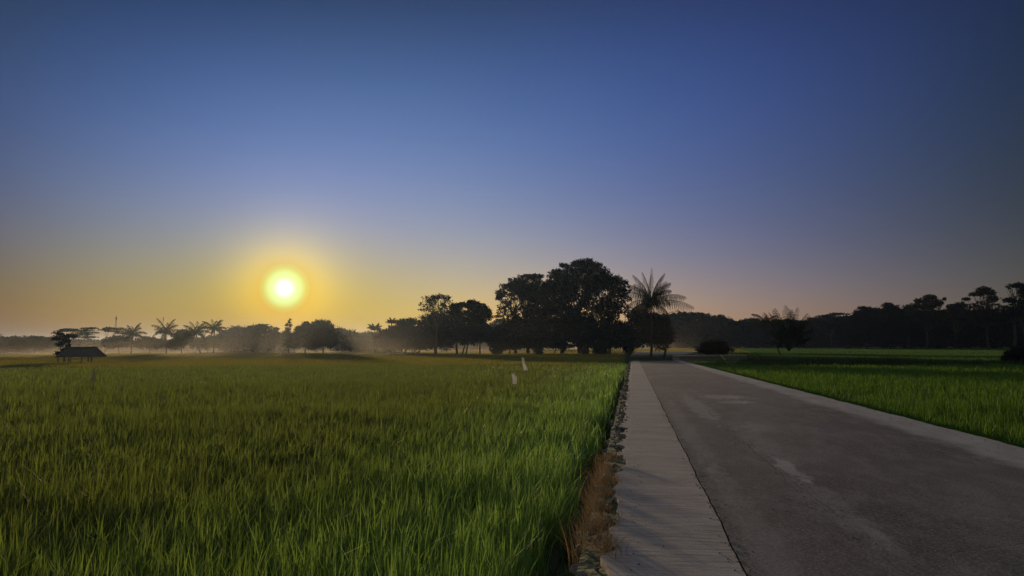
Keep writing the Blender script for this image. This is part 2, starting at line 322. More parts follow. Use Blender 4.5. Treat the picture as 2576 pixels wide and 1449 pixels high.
tag(mb.build('retaining_wall', M_STONE), 'low crumbling rubble stone wall along the left edge of the road', 'wall')
mb = MB()
for q in range(900):
    y = 4.2 + 22 * rng.uniform() ** 1.8; x = rng.choice([-.1 + abs(rng.normal(0, .14)), .74 + rng.normal(0, .05), 5.75 - abs(rng.normal(0, .25)), 1.85 + rng.normal(0, .12), rng.uniform(.8, 5.6)], p=[.1, .34, .24, .2, .12])
    V, Q = lump(np.array([x, y, float(zr(y)) + .003]), rng.uniform(.004, .011), (1.1, 1, .6), 3, 5); mb.add(V, Q)
tag(mb.build('gravel', M_STONE), 'loose grit and small stones along the joint and edges of the road', None, None, 'stuff')
# ------------------------------------------------------------------ grass blades
def blades(P, h, w, lean, az, tint, seg=3, droop=1.0):
    """P (N,3) roots; returns verts, quads, tris, tint"""
    N = len(P); face = az + rng.uniform(-.9, .9, N) + math.pi / 2
    # blades mostly show their width to the camera side
    fx = np.cos(face); fy = np.sin(face); lx = np.cos(az) * lean * h; ly = np.sin(az) * lean * h
    Vs = []
    for k in range(seg + 1):
        t = k / seg; z = h * (t - droop * .28 * lean * t ** 3); ww = w * (1 - t) ** .6 * (.75 + .5 * t) / 2
        cx = P[:, 0] + lx * t * t; cy = P[:, 1] + ly * t * t; cz = P[:, 2] + z
        if k < seg:
            Vs.append(np.stack([cx - fx * ww, cy - fy * ww, cz], 1)); Vs.append(np.stack([cx + fx * ww, cy + fy * ww, cz], 1))
        else: Vs.append(np.stack([cx, cy, cz], 1))
    V = np.stack(Vs, 1); m = V.shape[1]; b = np.arange(N)[:, None] * m
    Q = np.concatenate([b + np.array([[2 * k, 2 * k + 1, 2 * k + 3, 2 * k + 2]]) for k in range(seg - 1)], 0) if seg > 1 else np.zeros((0, 4), int)
    T = b + np.array([[2 * seg - 2, 2 * seg - 1, 2 * seg]])
    return V.reshape(-1, 3), Q, T, np.repeat(tint, m)
class Blades:
    def __init__(s): s.V = []; s.Q = []; s.T = []; s.A = []; s.n = 0
    def add(s, r):
        V, Q, T, A = r; s.V.append(V); s.Q.append(Q + s.n); s.T.append(T + s.n); s.A.append(A); s.n += len(V)
    def build(s, name, mat, label, parent=None, kind='stuff'):
        P = [np.concatenate(s.Q), np.concatenate(s.T)]
        P = [p for p in P if len(p)]
        o = mesh_obj(name, np.concatenate(s.V), P, mat, parent, attr=np.concatenate(s.A)); return tag(o, label, None, None, kind) if kind else o
def vn(x, y, s, seed=0):     # cheap smooth noise 0..1
    a = np.sin(x * s * 1.0 + 1.3 * seed + 1.7 * np.sin(y * s * .7 + seed)) + np.sin(y * s * 1.3 + 2.1 * seed + 1.3 * np.sin(x * s * .9)) + .5 * np.sin((x + y) * s * 2.7 + seed) + .5 * np.sin((x - y) * s * 2.3 + 3 * seed)
    return np.clip(a / 6 + .5, 0, 1)
GAPS = [((-30, 1052), (640, 982), -.15, .42), ((640, 982), (830, 968), -.15, .25), ((300, 962), (800, 925), -.2, .35), ((900, 992), (1500, 930), -.2, .35), ((1120, 925), (1560, 960), -.3, .4), ((0, 975), (420, 948), -.2, .4)]
GAPW = [(hit(a[0], a[1], z)[:2], hit(b[0], b[1], z)[:2], w) for a, b, z, w in GAPS]
def gapf(P):
    f = np.ones(len(P))
    for a, b, w in GAPW:
        d = b - a; L = d @ d; t = np.clip(((P[:, :2] - a) @ d) / L, 0, 1); q = a + t[:, None] * d
        dist = np.linalg.norm(P[:, :2] - q, axis=1) + .25 * (vn(P[:, 0], P[:, 1], 2.3, 5) - .5)
        f = np.minimum(f, np.clip(dist / w, 0, 1) ** .7 * .62 + .38)
    return f
def wedge(r0, r1, dens, a0, a1):      # azimuth from +Y, degrees (negative = left)
    A = math.radians(a1 - a0) / 2 * (r1 ** 2 - r0 ** 2); n = int(A * dens)
    r = np.sqrt(rng.uniform(r0 ** 2, r1 ** 2, n)); a = np.radians(rng.uniform(a0, a1, n)); return np.stack([r * np.sin(a), r * np.cos(a)], 1)
def rice(P2, per, wid, hmul=1.0, spread=.06, seg=3, short=1.0, tl=0.30):
    n = len(P2); I = np.repeat(np.arange(n), per); N = len(I)
    base = P2[I] + rng.normal(0, spread, (N, 2)); P = np.stack([base[:, 0], base[:, 1], zg(base[:, 1])], 1)
    th = rng.normal(1, .11, n)[I]; pn = .93 + .14 * vn(base[:, 0], base[:, 1], .9, 1)
    h = .66 * hmul * th * pn * rng.uniform(.5, 1.1, N) * gapf(P)
    cut = h * (1 - short); P[:, 2] += cut; h = h - cut
    lean = np.abs(rng.normal(.17, .16, N)) / max(short, .4); wild = rng.uniform(0, 1, N) < .035; lean[wild] += rng.uniform(.4, 1.0, wild.sum())
    az = rng.uniform(0, 2 * math.pi, N); side = rng.uniform(0, 1, N) < .45; az[side] = rng.normal(0.15, .5, side.sum())
    tint = np.clip(.25 * rng.uniform(0, 1, n)[I] + .55 * rng.uniform(0, 1, N) + .1, 0, 1); red = rng.uniform(0, 1, N) < .02; tint[~red] = np.minimum(tint[~red], .92); tint[red] = 1.
    return blades(P, h, np.full(N, wid) * rng.uniform(.7, 1.3, N), lean, az, tint, seg, 1.0)
def left_ok(P): return P[:, 0] < -.98 - .10 * np.sin(P[:, 1] * 1.1) + .12 * vn(P[:, 0] * 0, P[:, 1], 3.1, 2)
def right_ok(P): return P[:, 0] > 6.25 + .10 * np.sin(P[:, 1] * .9)
B = Blades()
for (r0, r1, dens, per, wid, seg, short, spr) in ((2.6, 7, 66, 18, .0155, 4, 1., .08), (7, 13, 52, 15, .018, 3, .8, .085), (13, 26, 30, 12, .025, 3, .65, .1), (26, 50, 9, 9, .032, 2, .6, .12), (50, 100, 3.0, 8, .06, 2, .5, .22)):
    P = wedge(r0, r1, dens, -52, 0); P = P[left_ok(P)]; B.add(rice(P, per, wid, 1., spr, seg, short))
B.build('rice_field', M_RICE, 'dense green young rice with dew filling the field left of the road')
B = Blades()
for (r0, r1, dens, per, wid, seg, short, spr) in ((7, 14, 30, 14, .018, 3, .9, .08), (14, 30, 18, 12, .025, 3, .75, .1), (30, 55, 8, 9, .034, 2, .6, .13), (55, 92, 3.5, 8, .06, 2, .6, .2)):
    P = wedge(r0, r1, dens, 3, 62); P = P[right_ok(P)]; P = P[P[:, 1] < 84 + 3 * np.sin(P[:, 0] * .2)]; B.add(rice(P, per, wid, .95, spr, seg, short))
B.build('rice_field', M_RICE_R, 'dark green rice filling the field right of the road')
def canopy(name, pts, label, mat=M_RICE_FAR, dens=1.2, zc=.42, r=(90, 400), az=(-52, 60), hh=.35, ww=.12):
    pts = np.array(pts); B = Blades()
    def inside(P):
        c = np.zeros(len(P), bool); n = len(pts)
        for i in range(n):
            a = pts[i]; b = pts[(i + 1) % n]; cr = ((a[1] > P[:, 1]) != (b[1] > P[:, 1])) & (P[:, 0] < (b[0] - a[0]) * (P[:, 1] - a[1]) / (b[1] - a[1] + 1e-9) + a[0]); c ^= cr
        return c
    edges = [r[0], (r[0] + r[1]) * .35 + r[0] * .2, r[1]]
    for k, (q0, q1) in enumerate(zip(edges[:-1], edges[1:])):
        P = wedge(q0, q1, dens * (1, .45)[k], *az); P = P[inside(P)]; n = len(P); I = np.repeat(np.arange(n), 4); N = len(I)
        b = P[I] + rng.normal(0, .35, (N, 2)); pn = vn(b[:, 0], b[:, 1], .12, 4)
        B.add(blades(np.stack([b[:, 0], b[:, 1], zg(b[:, 1]) + zc - .12], 1), (hh * (.7 + .5 * pn)) * rng.uniform(.7, 1.2, N) * gapf(b), np.full(N, ww * (1, 1.7)[k]) * rng.uniform(.7, 1.3, N), np.abs(rng.normal(.2, .15, N)), rng.uniform(0, 6.28, N), np.clip(rng.uniform(0, .9, N), 0, 1), 2))
    # leafy mat under the tips
    return B.build(name, mat, label)
def mat_sheet(name, x0, x1, y0, y1, z, label, mat=None, nx=60, ny=60):
    V, Q = grid(x0, x1, nx, y0, y1, ny, lambda X, Y: zg(Y) + z + .06 * (vn(X, Y, .5, 3) - .5))
    return V, Q
LF = [(-400, 85), (-1.4, 85), (-1.6, 97), (-2, 150), (-4, 200), (30, 205), (40, 300), (20, 420), (-400, 420)]
RF = [(6.6, 100), (120, 96), (400, 100), (450, 390), (30, 390), (25, 300), (14, 140)]
canopy('rice_field', LF, 'hazy far part of the left rice field reaching the treeline', r=(85, 410), dens=2.2)
canopy('rice_field', RF, 'misty far rice field beyond the weedy bank on the right', mat=M_RICE_FAR_R, r=(97, 390), dens=1.8, az=(0, 60))
# ------------------------------------------------------------------ dry grass and weeds by the road
def tufts(P2, per, h, w, spread, lean, z0=None, seg=3, azc=None):
    n = len(P2); I = np.repeat(np.arange(n), per); N = len(I); b = P2[I] + rng.normal(0, spread, (N, 2))
    z = z0(b) if callable(z0) else zg(b[:, 1]); hh = h * rng.normal(1, .15, n)[I] * rng.uniform(.5, 1.15, N)
    az = rng.uniform(0, 6.28, N) if azc is None else rng.normal(azc, .9, N)
    return blades(np.stack([b[:, 0], b[:, 1], z], 1), hh, np.full(N, w) * rng.uniform(.6, 1.3, N), np.abs(rng.normal(lean, .25, N)), az, rng.uniform(0, .9, N), seg, 1.)
B = Blades()
n = 34; yy = rng.uniform(5.9, 11.6, n); yy = np.where(rng.uniform(0, 1, n) < .6, rng.normal(9.2, .9, n), rng.normal(6.9, .6, n)); Pd = np.stack([-.33 + rng.normal(0, .05, n), yy], 1)
B.add(tufts(Pd, 13, .26, .0045, .04, .6, lambda b: -.10 + 0 * b[:, 0], 4))
n = 34; yy = rng.uniform(6.2, 11.8, n); Pd = np.stack([-.46 + rng.normal(0, .04, n), yy], 1)
B.add(tufts(Pd, 9, .45, .006, .04, .35, lambda b: -.38 + 0 * b[:, 0], 4, 2.6))
n = 26; yy = rng.uniform(5.8, 11.9, n); Pd = np.stack([-.40 + rng.normal(0, .03, n), yy], 1)
B.add(tufts(Pd, 7, .42, .005, .03, .85, lambda b: -.16 + 0 * b[:, 0], 4, 2.9))
for (px, py, k) in ((1500, 1340, 34), (1515, 1290, 26), (1535, 1215, 22), (1540, 1160, 26), (1525, 1395, 20), (1530, 1250, 16)):
    c = hit(px, py, -.03)[:2]; B.add(tufts(c + rng.normal(0, .05, (5, 2)), k, .16, .005, .05, .9, lambda b: -.02 + 0 * b[:, 0], 4))
B.build('dry_grass', M_DRY, 'brown dried grass spilling over the stone edge onto the concrete')
B = Blades()
n = 300; yy = 3 + 60 * rng.uniform(0, 1, n) ** 1.5; Pw = np.stack([-.72 + rng.normal(0, .12, n), yy], 1); B.add(tufts(Pw, 16, .34, .009, .06, .5, None, 3))
n = 260; yy = 6 + 78 * rng.uniform(0, 1, n) ** 1.2; Pw = np.stack([6.12 + rng.normal(0, .07, n), yy], 1); B.add(tufts(Pw, 12, .34, .012, .06, .5, None, 3))
n = 90; yy = 20 + 74 * rng.uniform(0, 1, n); Pw = np.stack([5.95 + rng.normal(0, .05, n), yy], 1); B.add(tufts(Pw, 9, .22, .014, .06, .6, lambda b: zr(b[:, 1]) - .2, 2))
B.build('weeds', M_WEED, 'low dark weeds growing in the gaps along both road edges')
# weedy bank between the right hand fields
B = Blades()
a, b = at(1860, 905, 99)[:2], at(2700, 905, 88)[:2]; n = 1500; f = rng.uniform(0, 1, n); dens = vn(f * 60, f * 0, 1.0, 2)
P = a + f[:, None] * (b - a) + rng.normal(0, 1, (n, 1)) * FWD * 1.6 + 0
keep = rng.uniform(0, 1, n) < (.35 + .8 * dens); P = P[keep]; hs = (.45 + .75 * vn(P[:, 0], P[:, 1], .8, 7)).mean()
B.add(tufts(P, 12, .85, .06, .25, .5, None, 2)); 
P = a + rng.uniform(0.02, .55, 260)[:, None] * (b - a) + rng.normal(0, 1, (260, 1)) * FWD * .9; B.add(tufts(P, 18, 1.15, .07, .3, .45, None, 2))
B.build('weeds', M_WEED, 'tall rough dark weeds on the bank between the two right hand fields')
# dark weeds past the road end, beneath the big trees
B = Blades()
P = np.stack([rng.uniform(-10, 12, 900), rng.uniform(99, 150, 900)], 1); P = P[P[:, 0] > -1 - (P[:, 1] - 99) * .12]; B.add(tufts(P, 10, .6, .08, .3, .4, None, 2))
a, b = at(1230, 893, 188)[:2], at(1720, 893, 170)[:2]; P = a + rng.uniform(0, 1, 900)[:, None] * (b - a) + rng.normal(0, 1, (900, 1)) * FWD * 3; B.add(tufts(P, 10, .55, .13, .5, .4, None, 2))
B.build('weeds', M_WEED, 'dark undergrowth past the end of the road and under the big trees')
# pale dry ground behind the leaning stump
c0 = [at(1585, 900, 150), at(1720, 900, 150), at(1760, 900, 235), at(1600, 900, 235)]
V = np.array([[p[0], p[1], -.62] for p in c0]); V2 = V.copy(); V2[:, 2] = -1.3
M_PATH = simple('dry_pale_earth', (.11, .10, .08), .95, .3, .4)
tag(mesh_obj('path', np.concatenate([V, V2]), [[[0, 1, 2, 3], [0, 4, 5, 1], [1, 5, 6, 2], [2, 6, 7, 3], [3, 7, 4, 0]]], M_PATH), 'pale bare earth terrace past the end of the road', None, None, 'structure')
# ------------------------------------------------------------------ foliage
def leaves(C, size, flat=.0):
    N = len(C); n = rng.normal(0, 1, (N, 3)); n[:, 2] = n[:, 2] + np.sign(n[:, 2]) * flat; n /= np.linalg.norm(n, axis=1)[:, None]
    a = np.cross(n, rng.normal(0, 1, (N, 3))); a /= np.linalg.norm(a, axis=1)[:, None] + 1e-9; b = np.cross(n, a)
    s = (size * rng.uniform(.6, 1.35, N))[:, None]; a = a * s * .62; b = b * s * .36
    V = np.stack([C - a, C + b * 1.0 - a * .1, C + a, C - b - a * .1], 1).reshape(-1, 3); Q = np.arange(N * 4).reshape(N, 4)
    return V, Q
def crown_points(lobes, D, s, cover, sparse_default=1.0, depth=.8):
    """lobes in picture units at distance D -> leaf centres in the world"""
    k = D / (F * S) * 1.02; pts = []; cen = []
    for L in lobes:
        cx, cy, rx, ry = L[:4]; cv = L[4] if len(L) > 4 else 1.0
        rx *= 1.08; ry *= 1.08
        RX, RZ = rx * k, ry * k; RY = max(min(RX, RZ * 2.2), RX * .5) * depth
        c = at(cx, cy, D + rng.uniform(-.3, .3) * RY); cen.append((c, RX, RY, RZ))
        area = math.pi * RX * RZ; N = int(cover * cv * area / (.30 * s * s)) + 12
        rc = max(s * 1.5, min(RX, RZ, 2.2) * .38); ncl = max(4, int(area / (rc * rc) * 1.5 * max(.5, min(1, cv))))
        u = rng.normal(0, 1, (ncl, 3)); u /= np.linalg.norm(u, axis=1)[:, None]; rr = rng.uniform(.25, 1.15, (ncl, 1)) ** .5 * 1.04
        cl = u * rr * (1 - .35 * rc / np.array([max(RX, rc), max(RY, rc), max(RZ, rc)]))
        I = rng.integers(0, ncl, N); w = rng.gamma(3, .33, ncl)[I]
        o = rng.normal(0, 1, (N, 3)); o /= np.linalg.norm(o, axis=1)[:, None]; o *= rng.uniform(0, 1, (N, 1)) ** .45
        rcz = min(rc, RZ * .75)
        p = cl[I] * np.array([RX, RY, RZ]) + o * w[:, None].clip(.5, 1.5) * np.array([rc, rc, rcz * .8])
        if cv >= 1:
            M = int(N * .9); u2 = rng.normal(0, 1, (M, 3)); u2 /= np.linalg.norm(u2, axis=1)[:, None]; u2 *= rng.uniform(0, 1, (M, 1)) ** .5 * .86
            p = np.concatenate([p, u2 * np.array([RX, RY, RZ])])
        pts.append(p @ np.array([[RGT[0], RGT[1], 0], [FWD[0], FWD[1], 0], [0, 0, 1]]) + c)
    return np.concatenate(pts), cen
def foliage(parent, name, lobes, D, s, mat, cover=2.4, zmin=None, flat=.3):
    P, cen = crown_points(lobes, D, s, cover); 
    zm = (zmin if zmin is not None else zb(P[0]) + .1); P = P[P[:, 2] > zm]
    V, Q = leaves(P, s, flat); o = mesh_obj(name, V, [Q], mat, parent, attr=np.repeat(rng.uniform(0, 1, len(P)), 4)); return o, cen
def tree(name, label, D, lobes, trunks, s=None, mat=None, cover=2.4, group=None, tr=.22, cat='tree', flat=.3):
    s = s or .30 * max(D, 150) / 200; mat = mat or M_CROWN
    tx = trunks[0] if trunks else lobes[0][0]; b = at(tx, 880, D); b[2] = zb(b)
    root = empty(name, b, label, cat, group)
    cr, cen = foliage(root, 'crown', lobes, D, s, mat, cover, flat=flat)
    if trunks:
        mb = MB()
        for x in trunks:
            p0 = at(x, 880, D + rng.uniform(-1, 1) * (len(trunks) > 1)); p0[2] = zb(p0) - .2
            top = max(cen, key=lambda c: c[0][2])[0]; cm = np.mean([c[0] for c in cen], 0); H = top[2] - p0[2]
            fork = p0 + np.array([(cm[0] - p0[0]) * .35, (cm[1] - p0[1]) * .35, H * rng.uniform(.34, .45)]); fork[2] = min(fork[2], p0[2] + H * .6)
            mid = (p0 + fork) / 2 + rng.normal(0, .012 * H, 3) * [1, 1, 0]; R = tr * H / 9
            mb.tube([p0, p0 + (mid - p0) * .15, mid, fork], [R * 1.5, R * 1.08, R * .9, R * .72], 8)
            for c in cen:
                c_ = c[0]
                if c_[2] < fork[2] + .2: continue
                if len(trunks) > 1 and rng.uniform() < .3: continue
                m = (fork + c_) / 2 + np.array([rng.normal(0, .04) * H, rng.normal(0, .04) * H, -.03 * H]); mb.tube([fork, m, c_ + [0, 0, c[3] * .5]], [R * .55, R * .33, R * .06], 6)
                for _ in range(4):
                    e = c_ + rng.normal(0, .5, 3) * [c[1], c[2], c[3]]; mb.tube([m, (m + e) / 2 + [0, 0, .02 * H], e], [R * .22, R * .13, R * .03], 4)
        mb.build('trunk', M_BARK, root, smooth=True)
    return root
GL = 'trees along the far edge of the left field'; GB = 'trees in the big clump past the road end'; GR = 'trees along the far edge of the right field'
# left treeline
tree('acacia_tree', 'dark straggly tree with tiered foliage standing right beside the thatched hut', 126, [(148, 839, 16, 4), (172, 846, 22, 5), (145, 851, 15, 6), (166, 858, 13, 7), (150, 866, 12, 6), (172, 872, 8, 8), (150, 889, 12, 5), (160, 882, 8, 8)], [165], .26, M_CROWN_DK, 2.2, GL, .14)
tree('acacia_tree', 'flat topped acacia with thin layered crown behind the hut', 290, [(172, 829, 27, 3), (226, 826, 24, 3), (200, 832, 40, 2.6), (216, 837, 28, 2.6), (190, 842, 38, 2.8), (222, 848, 26, 2.6), (150, 833, 16, 2.4)], [200], .42, None, 2.2, GL, .13)
tree('acacia_tree', 'flat topped acacia on a forked slanting trunk right of the hut', 290, [(276, 826, 22, 2.8), (296, 828, 18, 2.6), (288, 833, 26, 2.4), (305, 838, 16, 2.4), (262, 830, 16, 2)], [262], .40, None, 2.2, GL, .12)
tree('broadleaf_tree', 'low rounded hazy tree at the far left edge of the photo', 360, [(10, 858, 30, 12), (-25, 856, 34, 14), (38, 852, 20, 6), (20, 870, 40, 10)], [12], .6, None, 2.6, GL)
tree('broadleaf_tree', 'wide low dark tree between the left edge and the hut', 320, [(80, 862, 40, 14), (110, 866, 30, 16), (55, 866, 30, 14), (95, 850, 26, 5)], [85], .55, None, 2.6, GL)
tree('broadleaf_tree', 'bushy tree left of the first coconut palm, past the hut', 300, [(292, 853, 24, 9), (312, 860, 28, 14), (280, 864, 24, 12)], [300], .5, None, 2.5, GL)
tree('broadleaf_tree', 'low bushy tree between the first two palms', 300, [(368, 856, 24, 9), (392, 864, 26, 14), (355, 868, 20, 10)], [378], .5, None, 2.6, GL)
tree('broadleaf_tree', 'rounded tree growing between the second and third palms', 280, [(460, 836, 15, 9), (447, 843, 15, 8), (470, 846, 14, 10), (455, 858, 24, 14), (440, 868, 24, 12)], [457], .42, None, 2.5, GL)
tree('broadleaf_tree', 'low dark bush mass beneath the third and fourth palms', 300, [(505, 866, 34, 13), (535, 858, 28, 14), (560, 865, 28, 14)], [520], .5, None, 2.7, GL)
tree('broadleaf_tree', 'broad hazy tree mound just right of the fourth palm', 330, [(575, 838, 20, 9), (596, 830, 22, 9), (580, 842, 28, 12), (605, 836, 28, 14), (560, 852, 24, 14), (595, 860, 44, 20)], [590], .55, None, 2.8, GL)
tree('broadleaf_tree', 'broad hazy tree mound left of the layered acacia', 320, [(618, 832, 22, 8), (640, 826, 22, 9), (662, 830, 24, 12), (632, 838, 24, 12), (620, 850, 24, 14), (645, 860, 44, 22)], [640], .55, None, 2.8, GL)
tree('acacia_tree', 'layered acacia with sky gaps just left of the narrow tall tree', 280, [(664, 817, 17, 1.8), (672, 823, 20, 1.8), (660, 828, 20, 1.8), (676, 833, 20, 1.8), (660, 838, 22, 2), (694, 828, 10, 6), (692, 840, 12, 6)], [672], .36, None, 1.9, GL, .12)
tree('broadleaf_tree', 'hazy tree low beneath the sun, under the layered acacia', 310, [(695, 846, 22, 10), (690, 856, 30, 16), (668, 862, 28, 18), (712, 860, 22, 18)], [690], .5, None, 2.7, GL)
tree('narrow_tree', 'narrow upright tree poking above the treeline directly below the sun', 270, [(730, 804, 2.5, 3), (727, 810, 4, 4), (722, 817, 5, 4), (730, 819, 4, 5), (724, 828, 7, 6), (722, 838, 11, 8), (727, 855, 12, 16)], [726], .34, None, 2.1, GL, .12)
tree('broadleaf_tree', 'rounded tree between the narrow tree and the big domed tree', 262, [(752, 828, 12, 10), (770, 820, 15, 12), (783, 824, 13, 11), (765, 848, 30, 26)], [768], .40, None, 2.7, GL)
tree('broadleaf_tree', 'big domed purple brown tree right of the sun', 258, [(803, 814, 18, 10), (820, 814, 15, 9), (830, 824, 11, 10), (796, 828, 22, 16), (815, 846, 32, 26), (790, 862, 30, 18), (835, 856, 16, 20)], [812], .38, None, 2.6, GL)
tree('broadleaf_tree', 'pale hazy tree sloping down right of the domed tree', 320, [(850, 832, 22, 8), (870, 840, 22, 12), (858, 860, 34, 22), (885, 860, 24, 18)], [860], .6, None, 2.6, GL)
tree('broadleaf_tree', 'low hazy tree with a rounded top between two small palms', 330, [(905, 845, 24, 10), (930, 846, 22, 12), (945, 855, 20, 16), (905, 862, 26, 16), (935, 868, 26, 14)], [915], .5, None, 2.7, GL)
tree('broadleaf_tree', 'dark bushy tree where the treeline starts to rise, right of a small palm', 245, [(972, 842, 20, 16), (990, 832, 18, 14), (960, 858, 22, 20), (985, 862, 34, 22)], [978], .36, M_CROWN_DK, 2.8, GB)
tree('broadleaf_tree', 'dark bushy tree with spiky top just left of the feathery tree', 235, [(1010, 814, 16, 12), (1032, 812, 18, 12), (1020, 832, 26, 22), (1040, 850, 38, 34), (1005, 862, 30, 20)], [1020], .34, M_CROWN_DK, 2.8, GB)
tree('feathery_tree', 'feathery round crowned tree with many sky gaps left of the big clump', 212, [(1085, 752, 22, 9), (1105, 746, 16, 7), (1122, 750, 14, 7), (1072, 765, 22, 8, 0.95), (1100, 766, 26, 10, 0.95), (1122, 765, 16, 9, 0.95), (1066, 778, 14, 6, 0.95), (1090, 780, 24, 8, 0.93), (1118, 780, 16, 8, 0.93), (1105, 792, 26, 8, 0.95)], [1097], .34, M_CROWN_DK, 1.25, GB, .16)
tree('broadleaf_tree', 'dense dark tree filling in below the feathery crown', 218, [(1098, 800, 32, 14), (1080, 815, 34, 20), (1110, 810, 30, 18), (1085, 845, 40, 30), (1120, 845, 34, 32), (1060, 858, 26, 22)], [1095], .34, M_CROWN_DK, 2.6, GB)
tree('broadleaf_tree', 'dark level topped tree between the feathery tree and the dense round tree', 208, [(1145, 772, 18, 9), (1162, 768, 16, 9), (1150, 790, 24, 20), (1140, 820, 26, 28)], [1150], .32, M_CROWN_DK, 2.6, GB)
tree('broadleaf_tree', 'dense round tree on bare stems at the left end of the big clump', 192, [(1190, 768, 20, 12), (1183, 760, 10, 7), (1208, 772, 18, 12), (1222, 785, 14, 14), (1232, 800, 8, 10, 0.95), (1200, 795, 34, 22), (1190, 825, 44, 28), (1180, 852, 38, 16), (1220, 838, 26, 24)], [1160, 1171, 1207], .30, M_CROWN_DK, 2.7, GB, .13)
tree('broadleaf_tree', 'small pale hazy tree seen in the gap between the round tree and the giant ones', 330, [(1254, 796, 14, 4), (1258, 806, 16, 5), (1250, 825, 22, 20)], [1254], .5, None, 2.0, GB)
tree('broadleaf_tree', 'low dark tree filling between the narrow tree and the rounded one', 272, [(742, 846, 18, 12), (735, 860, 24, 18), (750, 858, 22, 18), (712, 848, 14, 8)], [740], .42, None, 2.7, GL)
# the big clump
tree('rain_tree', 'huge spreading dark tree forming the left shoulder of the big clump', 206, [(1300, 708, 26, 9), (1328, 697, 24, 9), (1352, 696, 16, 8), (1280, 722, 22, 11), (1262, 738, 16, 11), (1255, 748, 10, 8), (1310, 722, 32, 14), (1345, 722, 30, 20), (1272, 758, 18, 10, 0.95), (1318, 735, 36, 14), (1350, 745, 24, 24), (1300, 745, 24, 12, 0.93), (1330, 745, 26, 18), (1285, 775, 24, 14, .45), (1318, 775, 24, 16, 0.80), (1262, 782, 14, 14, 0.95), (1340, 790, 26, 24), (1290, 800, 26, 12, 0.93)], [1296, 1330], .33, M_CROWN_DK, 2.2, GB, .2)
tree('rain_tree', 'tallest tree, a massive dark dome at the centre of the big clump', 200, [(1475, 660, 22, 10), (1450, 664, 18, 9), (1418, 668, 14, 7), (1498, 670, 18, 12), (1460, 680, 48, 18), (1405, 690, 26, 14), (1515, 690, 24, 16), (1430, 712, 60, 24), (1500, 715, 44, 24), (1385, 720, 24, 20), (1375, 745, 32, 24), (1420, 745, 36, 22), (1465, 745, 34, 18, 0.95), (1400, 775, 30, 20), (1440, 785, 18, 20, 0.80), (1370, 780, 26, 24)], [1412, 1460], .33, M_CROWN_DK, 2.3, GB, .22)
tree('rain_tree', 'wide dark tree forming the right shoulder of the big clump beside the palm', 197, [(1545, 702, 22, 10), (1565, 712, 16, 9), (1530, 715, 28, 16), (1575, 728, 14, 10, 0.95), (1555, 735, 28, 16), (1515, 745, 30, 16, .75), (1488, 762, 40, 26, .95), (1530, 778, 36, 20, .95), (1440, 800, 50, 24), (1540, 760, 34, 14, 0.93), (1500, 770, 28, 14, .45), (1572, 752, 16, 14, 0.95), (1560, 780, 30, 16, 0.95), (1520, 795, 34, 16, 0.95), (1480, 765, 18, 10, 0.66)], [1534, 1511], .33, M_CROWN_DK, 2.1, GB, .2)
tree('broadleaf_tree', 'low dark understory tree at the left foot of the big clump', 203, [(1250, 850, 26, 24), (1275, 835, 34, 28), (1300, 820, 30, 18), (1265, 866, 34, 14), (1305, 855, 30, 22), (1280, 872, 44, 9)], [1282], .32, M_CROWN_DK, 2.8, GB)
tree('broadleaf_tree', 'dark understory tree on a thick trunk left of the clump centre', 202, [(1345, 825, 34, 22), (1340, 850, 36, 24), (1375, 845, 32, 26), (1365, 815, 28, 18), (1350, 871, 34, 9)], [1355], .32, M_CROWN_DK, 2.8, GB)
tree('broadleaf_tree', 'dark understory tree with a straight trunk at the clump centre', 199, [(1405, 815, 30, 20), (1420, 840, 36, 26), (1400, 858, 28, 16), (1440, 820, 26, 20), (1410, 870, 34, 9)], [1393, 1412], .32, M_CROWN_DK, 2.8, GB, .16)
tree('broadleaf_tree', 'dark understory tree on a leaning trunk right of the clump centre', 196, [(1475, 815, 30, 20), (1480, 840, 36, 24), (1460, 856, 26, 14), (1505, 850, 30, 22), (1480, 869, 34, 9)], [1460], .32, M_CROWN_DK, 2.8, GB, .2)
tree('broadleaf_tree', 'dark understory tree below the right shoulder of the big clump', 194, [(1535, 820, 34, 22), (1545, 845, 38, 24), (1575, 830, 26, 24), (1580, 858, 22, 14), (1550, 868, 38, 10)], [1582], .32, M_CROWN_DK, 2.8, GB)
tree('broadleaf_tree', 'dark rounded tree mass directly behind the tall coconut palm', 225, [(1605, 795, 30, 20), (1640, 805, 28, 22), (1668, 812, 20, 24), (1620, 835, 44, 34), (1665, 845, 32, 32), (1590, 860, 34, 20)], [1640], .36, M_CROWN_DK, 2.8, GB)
for k, (x, y, rx, ry, lab) in enumerate(((1473, 884, 9, 9, 'small round dark shrub beside the leaning trunk in the big clump'), (1511, 876, 20, 17, 'broad dark shrub under the right shoulder of the big clump'), (1582, 876, 13, 18, 'dark upright shrub at the right end of the big clump'), (1250, 880, 18, 10, 'dark low shrub at the left foot of the big clump'), (1355, 880, 12, 12, 'dark low shrub at the foot of the thick trunk in the big clump'))):
    b = at(x, 880, 190); b[2] = zb(b); r = empty('shrub', b, lab, 'shrub', 'shrubs under the big clump')
    foliage(r, 'foliage', [(x, y, rx, ry), (x, y + ry * .5, rx * .9, ry * .6)], 190, .26, M_CROWN_DK, 2.6)
